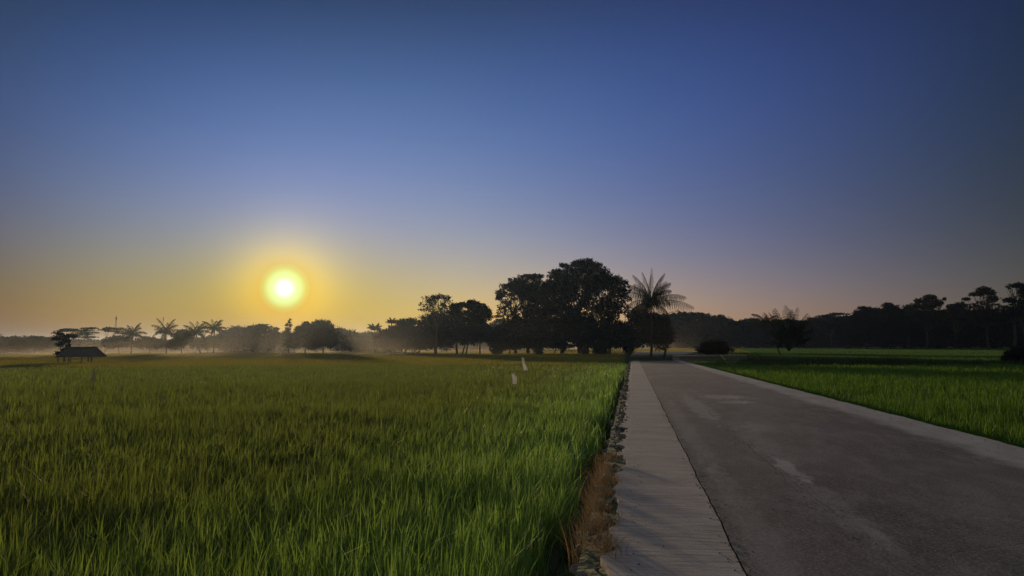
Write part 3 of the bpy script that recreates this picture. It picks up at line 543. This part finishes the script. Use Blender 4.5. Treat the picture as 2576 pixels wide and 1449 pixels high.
# right treeline
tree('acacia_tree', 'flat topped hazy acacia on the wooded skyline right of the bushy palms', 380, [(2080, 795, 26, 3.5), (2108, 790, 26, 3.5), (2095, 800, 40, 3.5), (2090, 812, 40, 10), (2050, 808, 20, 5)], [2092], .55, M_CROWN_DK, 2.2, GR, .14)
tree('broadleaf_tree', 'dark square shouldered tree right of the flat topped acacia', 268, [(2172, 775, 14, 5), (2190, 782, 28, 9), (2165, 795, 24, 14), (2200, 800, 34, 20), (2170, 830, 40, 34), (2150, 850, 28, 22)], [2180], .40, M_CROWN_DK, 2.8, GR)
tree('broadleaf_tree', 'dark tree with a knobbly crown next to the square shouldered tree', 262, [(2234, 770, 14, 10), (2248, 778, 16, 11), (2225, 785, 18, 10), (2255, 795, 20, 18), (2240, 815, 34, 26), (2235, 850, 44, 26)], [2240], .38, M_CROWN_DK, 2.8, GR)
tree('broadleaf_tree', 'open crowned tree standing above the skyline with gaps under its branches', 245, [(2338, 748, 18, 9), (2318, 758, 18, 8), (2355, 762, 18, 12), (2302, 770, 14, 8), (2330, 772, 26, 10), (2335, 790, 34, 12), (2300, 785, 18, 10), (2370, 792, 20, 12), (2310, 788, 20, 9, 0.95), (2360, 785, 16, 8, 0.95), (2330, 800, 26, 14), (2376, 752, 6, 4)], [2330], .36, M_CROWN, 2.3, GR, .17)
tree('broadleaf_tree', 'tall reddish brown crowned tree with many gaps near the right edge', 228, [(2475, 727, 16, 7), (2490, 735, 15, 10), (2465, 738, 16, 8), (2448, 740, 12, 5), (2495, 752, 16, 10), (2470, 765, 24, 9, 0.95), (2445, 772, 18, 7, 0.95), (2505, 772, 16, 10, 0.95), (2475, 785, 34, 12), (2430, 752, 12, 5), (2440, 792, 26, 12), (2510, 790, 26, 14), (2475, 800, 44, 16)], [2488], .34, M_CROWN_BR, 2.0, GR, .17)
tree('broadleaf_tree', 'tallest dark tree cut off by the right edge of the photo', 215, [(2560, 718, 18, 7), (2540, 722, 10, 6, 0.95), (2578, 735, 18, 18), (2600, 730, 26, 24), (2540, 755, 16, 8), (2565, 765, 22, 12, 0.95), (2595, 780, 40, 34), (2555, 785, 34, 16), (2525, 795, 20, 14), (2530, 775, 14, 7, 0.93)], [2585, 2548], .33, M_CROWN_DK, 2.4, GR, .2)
for k, (x, w, top, D, lab) in enumerate(((2290, 34, 795, 285, 'low dark tree filling between the knobbly tree and the open crowned tree'), (2345, 44, 808, 275, 'low dark tree beneath the open crowned tree'), (2410, 44, 782, 290, 'low dark level tree between the open crowned and the reddish tree'), (2475, 44, 790, 270, 'low dark tree beneath the reddish crowned tree'), (2545, 46, 785, 262, 'low dark tree filling beneath the tallest tree at the right edge'), (2620, 50, 790, 255, 'low dark tree just past the right edge of the photo'))):
    tree('broadleaf_tree', lab, D, [(x - w * .3, top + 14, w * .6, 13), (x + w * .35, top + 16, w * .6, 14), (x, 830, w, 32), (x + w * .2, 855, w, 22)], [x], .42, M_CROWN_DK, 2.8, GR)
tree('broadleaf_tree', 'dark joined canopy between the flat topped acacia and the square shouldered tree', 300, [(2130, 806, 20, 10), (2150, 800, 16, 10), (2110, 815, 30, 16), (2140, 840, 34, 30)], [2130], .45, M_CROWN_DK, 2.8, GR)
tree('broadleaf_tree', 'dark joined canopy between the knobbly and the open crowned trees', 280, [(2285, 775, 14, 8), (2275, 788, 22, 12), (2300, 795, 24, 14), (2290, 820, 34, 26)], [2285], .42, M_CROWN_DK, 2.8, GR)
tree('broadleaf_tree', 'dark uneven canopy left of the reddish brown crown', 278, [(2395, 772, 14, 7), (2415, 768, 16, 8), (2405, 785, 30, 14), (2425, 800, 30, 20), (2380, 800, 24, 18)], [2405], .42, M_CROWN_DK, 2.8, GR)
# distant woods, one mass each
def wood(name, label, prof, D, bottom, s, mat, thick=30, cover=2.6):
    xs = np.arange(prof[0][0], prof[-1][0], 14); lob = []
    for x in xs:
        top = np.interp(x, [p[0] for p in prof], [p[1] for p in prof]); h = bottom - top
        lob += [(x + rng.uniform(-5, 5), top + 6 + rng.uniform(-2.5, 4), rng.uniform(9, 16), rng.uniform(5, 8)), (x, top + h * .4, 15, h * .36), (x, top + h * .75, 15, h * .36)]
    P = []
    for q in range(3):
        p, _ = crown_points(lob[q::3], D + q * thick / 3, s, cover); P.append(p)
    P = np.concatenate(P); P = P[P[:, 2] > -1.2]; V, Q = leaves(P, s, .3)
    tag(mesh_obj(name, V, [Q], mat, attr=np.repeat(rng.uniform(0, 1, len(P)), 4)), label, None, None, 'stuff')
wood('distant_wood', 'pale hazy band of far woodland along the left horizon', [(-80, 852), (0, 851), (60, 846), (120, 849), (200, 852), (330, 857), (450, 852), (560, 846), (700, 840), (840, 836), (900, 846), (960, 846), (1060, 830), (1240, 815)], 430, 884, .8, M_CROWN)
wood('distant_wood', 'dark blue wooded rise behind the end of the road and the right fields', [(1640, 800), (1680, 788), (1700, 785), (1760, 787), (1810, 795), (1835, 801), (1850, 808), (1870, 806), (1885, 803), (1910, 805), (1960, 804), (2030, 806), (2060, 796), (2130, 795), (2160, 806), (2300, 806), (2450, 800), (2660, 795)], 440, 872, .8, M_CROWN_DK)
# ------------------------------------------------------------------ palms
def frond_mesh(L, az, el, droop, nl, lw, ll, sag, base, t0=.12):
    """arched midrib with two rows of leaflets"""
    d = np.array([math.cos(az), math.sin(az)]); n = 12; pts = []
    a = el; p = np.array([0., 0.])
    for i in range(n + 1):
        pts.append([p[0] * d[0], p[0] * d[1], p[1]]); a_ = el - droop * (i / n) ** 1.4; p = p + np.array([math.cos(a_), math.sin(a_)]) * L / n
    pts = np.array(pts) + base; mb = MB(); mb.tube(pts, [max(.004, .011 * L * (1 - i / (n + .5))) for i in range(n + 1)], 4)
    side = np.array([-d[1], d[0], 0]); V = []; Q = []
    for k in range(nl):
        t = t0 + (.98 - t0) * k / (nl - 1); i = t * n; j = min(int(i), n - 1); c = pts[j] + (pts[j + 1] - pts[j]) * (i - j); tg = pts[j + 1] - pts[j]; tg /= np.linalg.norm(tg)
        l = ll * (math.sin(math.pi * min(1, t * .86 + .12)) ** .6) * rng.uniform(.85, 1.1); w = lw * (1 - .4 * t)
        for sg in (-1, 1):
            o = side * sg * rng.uniform(.5, .85) + tg * .55 + np.array([0, 0, -sag * rng.uniform(.6, 1.3)]); o /= np.linalg.norm(o)
            m = c + o * l * .5; e = c + o * l * .85 + np.array([0, 0, -l * .30 * sag]); q = np.cross(o, [0, 0, 1]) ; q /= np.linalg.norm(q) + 1e-6; q = q * .5 + tg * .5
            b0 = len(V); V += [c - q * w * .4, c + q * w * .4, m + q * w * .5, m - q * w * .5, e]; Q += [(b0, b0 + 1, b0 + 2, b0 + 3)]; mb_t = (b0 + 3, b0 + 2, b0 + 4); Q.append(mb_t)
    quads = [q for q in Q if len(q) == 4]; tris = [q for q in Q if len(q) == 3]; mb.add(V, quads, tris); return mb
def palm(name, label, x, ycrown, D, R, fr, trunkx=None, L=None, nl=26, lw=.09, tr=.16, group=None, lean=0, sag=1., stem=True, dead=0, t0=.12, lf=.28):
    k = D / (F * S); c = at(x, ycrown, D); b = at(trunkx if trunkx is not None else x, 880, D); b[2] = zb(b)
    root = empty(name, b, label, 'palm tree', group); L = L or R * k * 1.25
    if stem:
        mb = MB(); n = 9; P = [b + (c - b) * (i / n) + np.array([RGT[0], RGT[1], 0]) * math.sin(math.pi * i / n) * lean for i in range(n + 1)]; P[0] = P[0] - [0, 0, .2]
        mb.tube(P, [tr * (1.5 - .35 * min(1, i / 2)) * (1 - .3 * i / n) * (1 + .05 * (i % 2)) for i in range(n + 1)], 8); mb.build('trunk', M_BARK, root, smooth=True)
    for (az, el, dr, ls) in fr:
        frond_mesh(L * ls, az, el, dr, nl, lw, L * lf, sag * .9, c, t0).build('frond', M_FROND, root)
    for q in range(dead):
        frond_mesh(L * .55, rng.uniform(0, 6.28), -1.0, .5, 14, lw, L * .12, sag, c - [0, 0, .2]).build('frond', M_THATCH, root)
    return root
def fr_random(n, lo=-.15, hi=1.35, seed=0):
    r = np.random.default_rng(seed); out = []
    for i in range(n):
        el = lo + (hi - lo) * ((i + .5) / n); out.append((i * 2.4 + r.uniform(-.3, .3), el, r.uniform(.9, 1.5) * (1.1 - .25 * el), r.uniform(.85, 1.1)))
    return out
RA = math.atan2(RGT[1], RGT[0])      # azimuth pointing right in the picture
main = [(RA + .1, .55, 1.05, 1.15), (RA - .15, .2, .85, 1.3), (RA + .5, .9, 1.2, .95), (RA + .25, 1.15, 1.1, .95), (RA + 1.2, 1.47, .35, 1.12), (RA + 2.0, 1.38, .6, 1.08), (RA + .1, 1.36, .7, 1.02), (RA + 3.1, 1.30, .75, 1.02), (RA + 3.0, .85, 1.3, .9), (RA + 3.3, 1.08, 1.2, .95), (RA + 2.7, .4, 1.4, .8), (RA + 3.4, .0, 1.1, .75), (RA + 4.2, .6, 1.8, .9), (RA - 1.0, .6, 1.8, .9), (RA + 1.5, .9, 1.6, .85), (RA - .6, -.2, 1.0, .7), (RA + 3.9, -.4, .9, .6), (RA + 4.6, 1.3, .8, 1.0), (RA + 5.4, 1.15, 1.0, .9), (RA + 2.5, 1.2, 1.0, .85)]
palm('coconut_palm', 'tall coconut palm with long drooping fronds beside the road end, right of the big clump', 1637, 762, 140, 82, main, 1637, 6.2, 64, .085, .17, None, .15, 2.2, True, 4, .10, .26)
GP = 'small coconut palms along the far left treeline'
for k, (x, y, D, R, lab) in enumerate(((333, 840, 280, 30, 'coconut palm with a low ragged crown, leftmost of the far palms'), (417, 835, 280, 33, 'coconut palm with a full star shaped crown below the thin mast'), (493, 836, 280, 33, 'coconut palm with a visible trunk, third of the far palms from the left'), (540, 827, 275, 28, 'coconut palm with the highest crown in the far left treeline'), (883, 845, 290, 18, 'small upright palm in front of pale far trees right of the domed tree'), (943, 829, 270, 18, 'small young palm with upswept fronds at the start of the rising treeline'), (985, 812, 245, 14, 'small palm tuft sticking out above the dark bushy tree left of the feathery tree'))):
    palm('coconut_palm', lab, x, y, D, R, fr_random(17, -.35 if k < 4 else .3, 1.35, k + 3), x + (-3, 2, 12, -3, 0, 0, 0)[k], None, 18, .38, .20, GP)
b = palm('young_palm', 'young palm with a fountain of fronds rising from the right field bank', 1985, 884, 122, 90, [(RA + .2, 1.18, .6, .95), (RA + .6, 1.15, .7, .9), (RA + 3.0, 1.22, .6, .95), (RA + 2.7, 1.12, .7, .92), (RA + 1.4, 1.47, .25, 1.08), (RA + 4.6, 1.4, .4, 1.0), (RA + .1, 1.02, .8, .8), (RA + 3.2, 1.05, .8, .8), (RA + 5.5, 1.25, .6, .95), (RA + 2.2, 1.35, .4, 1.05), (RA + .4, 1.42, .35, 1.05), (RA + 3.4, 1.42, .45, 1.05), (RA + .1, 1.30, .6, 1.0), (RA + 3.0, 1.34, .55, 1.), (RA + 1.0, 1.38, .4, 1.), (RA - .1, .9, .9, .62), (RA + 3.1, .85, .9, .55)], None, 7.0, 50, .13, .2, None, 0, .6, False, 0, .30, .21)
palm('young_palm', 'leaning palm with fronds arching left, just behind the fountain shaped young palm', 1928, 812, 150, 50, [(RA + 3.0, .55, 1.2, 1.05), (RA + 3.3, .95, 1.2, .9), (RA + 2.7, .25, 1.0, .9), (RA + .2, .5, 1.2, 1.0), (RA + .5, .9, 1.2, .8), (RA + 1.5, 1.2, .9, .7), (RA + 4.5, 1., 1.2, .7), (RA + 3.2, -.1, .8, .8), (RA - .2, .0, .9, .9), (RA + 3.8, .4, 1.3, .8)], 1965, 4.2, 34, .12, .13, None, 0, .8)
# bushes
def bush(label, x, yt, yb_, w, D, mat, s):
    b = at(x, 880, D); b[2] = zb(b); r = empty('bush', b, label, 'bush'); h = yb_ - yt
    foliage(r, 'foliage', [(x, yt + h * .45, w * .85, h * .42), (x - w * .35, yt + h * .62, w * .6, h * .40), (x + w * .35, yt + h * .62, w * .6, h * .4), (x, yt + h * .72, w, h * .32)], D, s, mat, 3.0)
    mb = MB(); c = at(x, yt + h * .4, D)
    for q in range(7): e = c + rng.normal(0, .8, 3) * [1, 1, .4]; mb.tube([b, (b + e) / 2 + [0, 0, .1], e], [.05, .03, .01], 5)
    mb.build('stem', M_BARK, r)
bush('round dark brown bush behind the little bridge right of the road end', 1798, 852, 893, 41, 118, M_CROWN_BR, .16)
bush('dark green bush on the field bank at the right edge of the photo', 2562, 872, 914, 40, 90, M_CROWN_DK, .16)
# leaning stump
b = at(1668, 880, 128); b[2] = zb(b); e = at(1675, 879, 128); mb = MB(); mb.tube([b - [0, 0, .2], (b + e) / 2 + [0, 0, .05], e], [.26, .20, .17], 8); mb.tube([e, e + [.25, 0, .5]], [.07, .02], 5)
st = empty('tree_stump', b, 'short leaning dark stump between the tall palm and the bridge', 'stump'); mb.build('stump_wood', M_BARK, st, smooth=True)
# ------------------------------------------------------------------ thatched hut
D = 124; k = D / (F * S); A_ = at(205, 898, D); base = A_.copy(); base[2] = zb(base)
hut = empty('field_hut', base, 'open sided thatched hut on wooden posts standing in the rice at far left', 'hut')
def hp(x, y, dd=0.): return at(x, y, D + dd)
hz = lambda y: hp(205, y)[2]
ez, rz_ = hz(895.5), hz(874); dep = 1.7
def along(x, d, z): p = hp(x, 890); q = p[:2] + FWD * d; return [q[0], q[1], z]
rf = MB(); th_ = .14
def slab(a, b, c, d, t):
    a, b, c, d = [np.array(v) for v in (a, b, c, d)]; n = np.array([0, 0, -t]); rf.add([a, b, c, d, a + n, b + n, c + n, d + n], [[0, 1, 2, 3], [7, 6, 5, 4], [0, 4, 5, 1], [1, 5, 6, 2], [2, 6, 7, 3], [3, 7, 4, 0]])
nS = 9
for i in range(nS):      # front and back slopes laid in uneven bundles of thatch
    f0, f1 = i / nS, (i + 1) / nS; x0, x1 = 155 + 100 * f0, 155 + 100 * f1; u0, u1 = 170 + 74 * f0, 170 + 74 * f1; j = rng.uniform(-.05, .05); 
    slab(along(x0, -dep, ez + j), along(x1, -dep, ez + j * .6), along(u1, 0, rz_), along(u0, 0, rz_), th_)
    slab(along(x0, dep, ez), along(u0, 0, rz_ - .004), along(u1, 0, rz_ - .004), along(x1, dep, ez), th_)
slab(along(155, dep, ez), along(155, -dep, ez), along(170, 0, rz_ - .01), along(170, .01, rz_ - .01), th_); slab(along(255, -dep, ez), along(255, dep, ez), along(244, .01, rz_ - .01), along(244, 0, rz_ - .01), th_)
p0, p1 = np.array(along(169, 0, rz_ + .02)), np.array(along(245, 0, rz_ + .02)); rf.tube([p0, p1], [.13, .13], 6)
rf.build('roof', M_THATCH, hut)
for x in (160, 174, 191, 218, 235):
    for d in ((-1.45, 1.45) if x in (160, 218) else (-1.45,)):
        mb = MB(); a_ = np.array(along(x, d, base[2] - .2)); c_ = np.array(along(x + rng.uniform(-.6, .6), d, ez + .12)); mb.tube([a_, (a_ + c_) / 2, c_], [.12, .11, .10], 6); mb.build('post', M_WOOD, hut)
mb = MB(); mb.tube([along(159, -1.45, ez - .12), along(250, -1.45, ez - .12)], [.05, .05], 5); mb.tube([along(159, 1.45, ez - .12), along(250, 1.45, ez - .12)], [.05, .05], 5); mb.build('beam', M_WOOD, hut)
# ------------------------------------------------------------------ masts
for (x, yt, D, lab, w) in ((290, 795, 640, 'thin hazy lattice mast rising behind the flat topped acacias', 2.2), (409, 797, 640, 'thin hazy mast rising just left of the star shaped palm', 1.3), (905, 838, 640, 'tiny mast tip above the low hazy trees right of the sun', 1.0)):
    b = at(x, 880, D); b[2] = -1.25; H = at(x, yt, D)[2] + 1.25; r = empty('radio_mast', b, lab, 'mast', 'far radio masts'); mb = MB()
    leg = [np.array([math.cos(a), math.sin(a), 0]) * w * .6 for a in (.3, 2.4, 4.5)]; top = [v * .35 for v in leg]; up = np.array([0, 0, H]); n = 14
    for i in range(3): mb.tube([b + leg[i], b + top[i] + up], [.16, .10], 4)
    for j in range(n):
        f, g_ = j / n, (j + 1) / n
        for i in range(3): q = (i + 1) % 3; mb.tube([b + leg[i] * (1 - f) + top[i] * f + up * f, b + leg[q] * (1 - g_) + top[q] * g_ + up * g_], [.07, .07], 3)
    mb.build('lattice', M_STEEL, r); m2 = MB(); m2.tube([b + up, b + up * 1.06], [.08, .04], 4); m2.box(b + up * .93, (w * .7, .4, 1.2)); m2.build('antenna', M_STEEL, r)
# ------------------------------------------------------------------ bridge
D = 108; P0 = at(1700, 894, D); P1 = at(1868, 891, D + 3); zt = P0[2]; d = P1 - P0; d[2] = 0; L = np.linalg.norm(d); ang = math.atan2(d[1], d[0]); c = (P0 + P1) / 2
r = empty('footbridge', (P0[0], P0[1], zg(100)), 'low flat concrete bridge crossing to the right past the road end', 'bridge')
mb = MB(); mb.box((c[0], c[1], zt - .09), (L, 2.2, .18), ang); mb.build('deck', M_CONC, r)
mb = MB()
for f in (.02, .98): p = P0 + d * f; mb.box((p[0], p[1], zt - .93), (.35, 2.0, 1.5), ang)
mb.build('abutment', M_STONE, r)
mb = MB(); nrm = np.array([-d[1], d[0], 0]) / L
p = (P0 + P1) / 2 - nrm * .75; mb.box((p[0], p[1], zt - .75), (L * .94, .3, 1.1), ang)
mb.build('side_wall', M_STONE, r)
p = P0 + d * .62 - nrm * 1.3; mb = MB(); mb.tube([p + [-.35, 0, .02], p + [.75, 0, -1.1]], [.11, .11], 6)
pr = empty('leaning_pole', (p[0], p[1], zg(100)), 'short yellowish pole leaning against the side of the bridge', 'pole'); mb.build('pole_wood', simple('bamboo', (.34, .34, .10), .7, .2, 6), pr)
# earth dyke continuing right of the bridge
mbk = MB(); a_ = P1 + d / L * .1; e_ = at(1925, 896, D + 4)
for i in range(9):
    V, Q = lump(a_ + (e_ - a_) * i / 8 + [0, 0, -.55], rng.uniform(.5, .8), (1, 1.1, .8)); mbk.add(V, Q)
B = Blades(); PP = a_[:2] + rng.uniform(-.5, 1.1, 240)[:, None] * (e_ - a_)[:2] + rng.normal(0, .4, (240, 2)); B.add(tufts(PP, 12, .8, .05, .2, .4, None, 2)); B.build('weeds', M_WEED, 'dark scrub on the earth hump at the right end of the bridge')
tag(mbk.build('earth_dyke', M_SOIL), 'dark earth hump joining the bridge to the field bank', None, None, 'structure')
# ------------------------------------------------------------------ bags on sticks
def bag(label, D, outline, mat, stick, top=None, fold=.5):
    """outline: left and right edge points (x,y) top to bottom, in picture units"""
    b = at(outline[-1][0], outline[-1][1], D); b[2] = zb(b); r = empty('scarecrow_bag', b, label, 'plastic bag', 'bags on sticks in the rice')
    n = len(outline) // 2; rows = []
    nc = 12
    for (xl, yl, xr, yr_) in outline_rows(outline):
        a = at(xl, yl, D); c = at(xr, yr_, D); ctr = (a + c) / 2; hw = np.linalg.norm(c - a) / 2; row = []
        for k in range(nc):
            th = 2 * math.pi * k / nc; rr = 1 + .22 * math.sin(3 * th + len(rows) * .6); row.append(ctr + np.array([RGT[0], RGT[1], 0]) * math.cos(th) * hw * min(rr, 1.1) + np.array([FWD[0], FWD[1], 0]) * math.sin(th) * hw * .45 * rr + (c - a) * 0)
        rows.append(row)
    V = np.array(rows).reshape(-1, 3); m = len(rows); Q = [[i * nc + k, i * nc + (k + 1) % nc, (i + 1) * nc + (k + 1) % nc, (i + 1) * nc + k] for i in range(m - 1) for k in range(nc)]
    mb = MB(); mb.add(V, Q); o0 = outline[0]; kx = D / (F * S)
    if D < 100:
        for ex, ey, dy in ((o0[0] + .4, o0[1], 0), (outline[1][2] - .8, outline[1][3] - 4.5, 1.5)):
            a = at(ex, ey - 3 + dy, D); c = at(ex + .4, ey + 7, D); mb.tube([c, (a + c) / 2, a], [1.6 * kx, 1.0 * kx, .5 * kx], 6)
    mb.build('bag', mat, r, smooth=True)
    s0 = at(stick[0], stick[1], D); mb = MB(); mb.tube([np.array([s0[0], s0[1], b[2] - .1]), s0], [.012 * (D / 35) ** .5, .010 * (D / 35) ** .5], 5); mb.build('stick', M_WOOD, r)
    return r
def outline_rows(o): return [(a[0], a[1], a[2], a[3]) for a in o]
bag('white plastic bag on a stick with two raised corners, nearest bag left of road', 33, [(1287.5, 940, 1290, 940), (1288, 946, 1295, 943), (1288.5, 951, 1299, 948), (1289, 957, 1300, 954), (1289, 966, 1300, 966)], M_BAG, (1295, 941))
bag('tall slim white plastic bag leaning on its stick, behind the two cornered bag', 50, [(1312.5, 900, 1318, 900), (1312.5, 908, 1319, 908), (1313, 915, 1320, 915), (1315, 922, 1324, 922), (1317, 932, 1328, 931)], M_BAG, (1315, 899))
bag('grimy pale plastic bag hanging below a dark stick top in the left field', 38, [(235, 934, 237, 934), (234, 940, 238, 940), (230, 946, 240, 946), (228, 951, 241, 951), (228, 960, 241, 960)], M_BAG2, (236, 924))
bag('tiny white bell shaped bag on a stick near the far left treeline', 235, [(488, 874, 491, 874), (487, 878, 492, 878), (486, 883, 494, 883)], M_BAG, (489, 871))
bag('tiny white bag on a stick left of the tall palm trunk', 165, [(1613, 869, 1615, 869), (1612, 873, 1616, 873), (1613, 878, 1616, 878)], M_BAG, (1614, 868))
# ------------------------------------------------------------------ haze and ground mist
def vol(name, x0, x1, y0, y1, z0, z1, dens, col, an, label):
    mb = MB(); mb.box(((x0 + x1) / 2, (y0 + y1) / 2, (z0 + z1) / 2), (x1 - x0, y1 - y0, z1 - z0))
    m = bpy.data.materials.new(name); t = nt(m); v = node(t, 'ShaderNodeVolumePrincipled', {'Color': (*col, 1), 'Density': dens, 'Anisotropy': an})
    node(t, 'ShaderNodeOutputMaterial', {1: v.outputs[0]}); o = mb.build(name, m); tag(o, label, None, None, 'stuff'); return o
vol('haze', -3050, 3050, -250, 3560, -2.6, 48, .000075, (.46, .66, 1.), .62, 'thin morning haze over the whole valley')
mb = MB(); mb.box((-205, 292, 3.2), (450, 276, 10.4)); mm = bpy.data.materials.new('mist'); t_ = nt(mm); p_ = wpos(t_); sz_ = node(t_, 'ShaderNodeSeparateXYZ', {0: p_}).outputs[2]
hgt_ = math_(t_, 'EXPONENT', math_(t_, 'DIVIDE', math_(t_, 'ADD', sz_, 1.25), -3.0)); st_ = node(t_, 'ShaderNodeMapping', {0: p_, 3: (.012, .02, .25)}).outputs[0]
nz_ = math_(t_, 'MULTIPLY', math_(t_, 'SUBTRACT', noise(t_, st_, 1.0, 3, .6), .30, clamp=True), 4.0)
v_ = node(t_, 'ShaderNodeVolumePrincipled', {'Color': (.97, .86, .70, 1), 'Density': math_(t_, 'MULTIPLY', math_(t_, 'MULTIPLY', hgt_, nz_), .0009), 'Anisotropy': .8}); node(t_, 'ShaderNodeOutputMaterial', {1: v_.outputs[0]})
tag(mb.build('mist', mm), 'low bright ground mist lying over the far left field under the sun', None, None, 'stuff')
# ------------------------------------------------------------------ camera, render
cd = bpy.data.cameras.new('camera'); cam = bpy.data.objects.new('camera', cd); COL.objects.link(cam); SC.camera = cam
from mathutils import Matrix
cam.matrix_world = Matrix.Translation((0, 0, CAMZ)) @ Matrix(RM.tolist()).to_4x4()
cd.sensor_width = 36; cd.lens = F / 1024 * 36; cd.clip_end = 6000; cd.clip_start = .05
SC.render.engine = 'CYCLES'; SC.cycles.use_denoising = True; SC.cycles.denoising_prefilter = 'NONE'; SC.cycles.max_bounces = 6; SC.cycles.volume_bounces = 1; SC.cycles.transmission_bounces = 4
SC.view_settings.view_transform = 'Standard'; SC.view_settings.look = 'None'; SC.view_settings.exposure = 0; SC.view_settings.gamma = 1
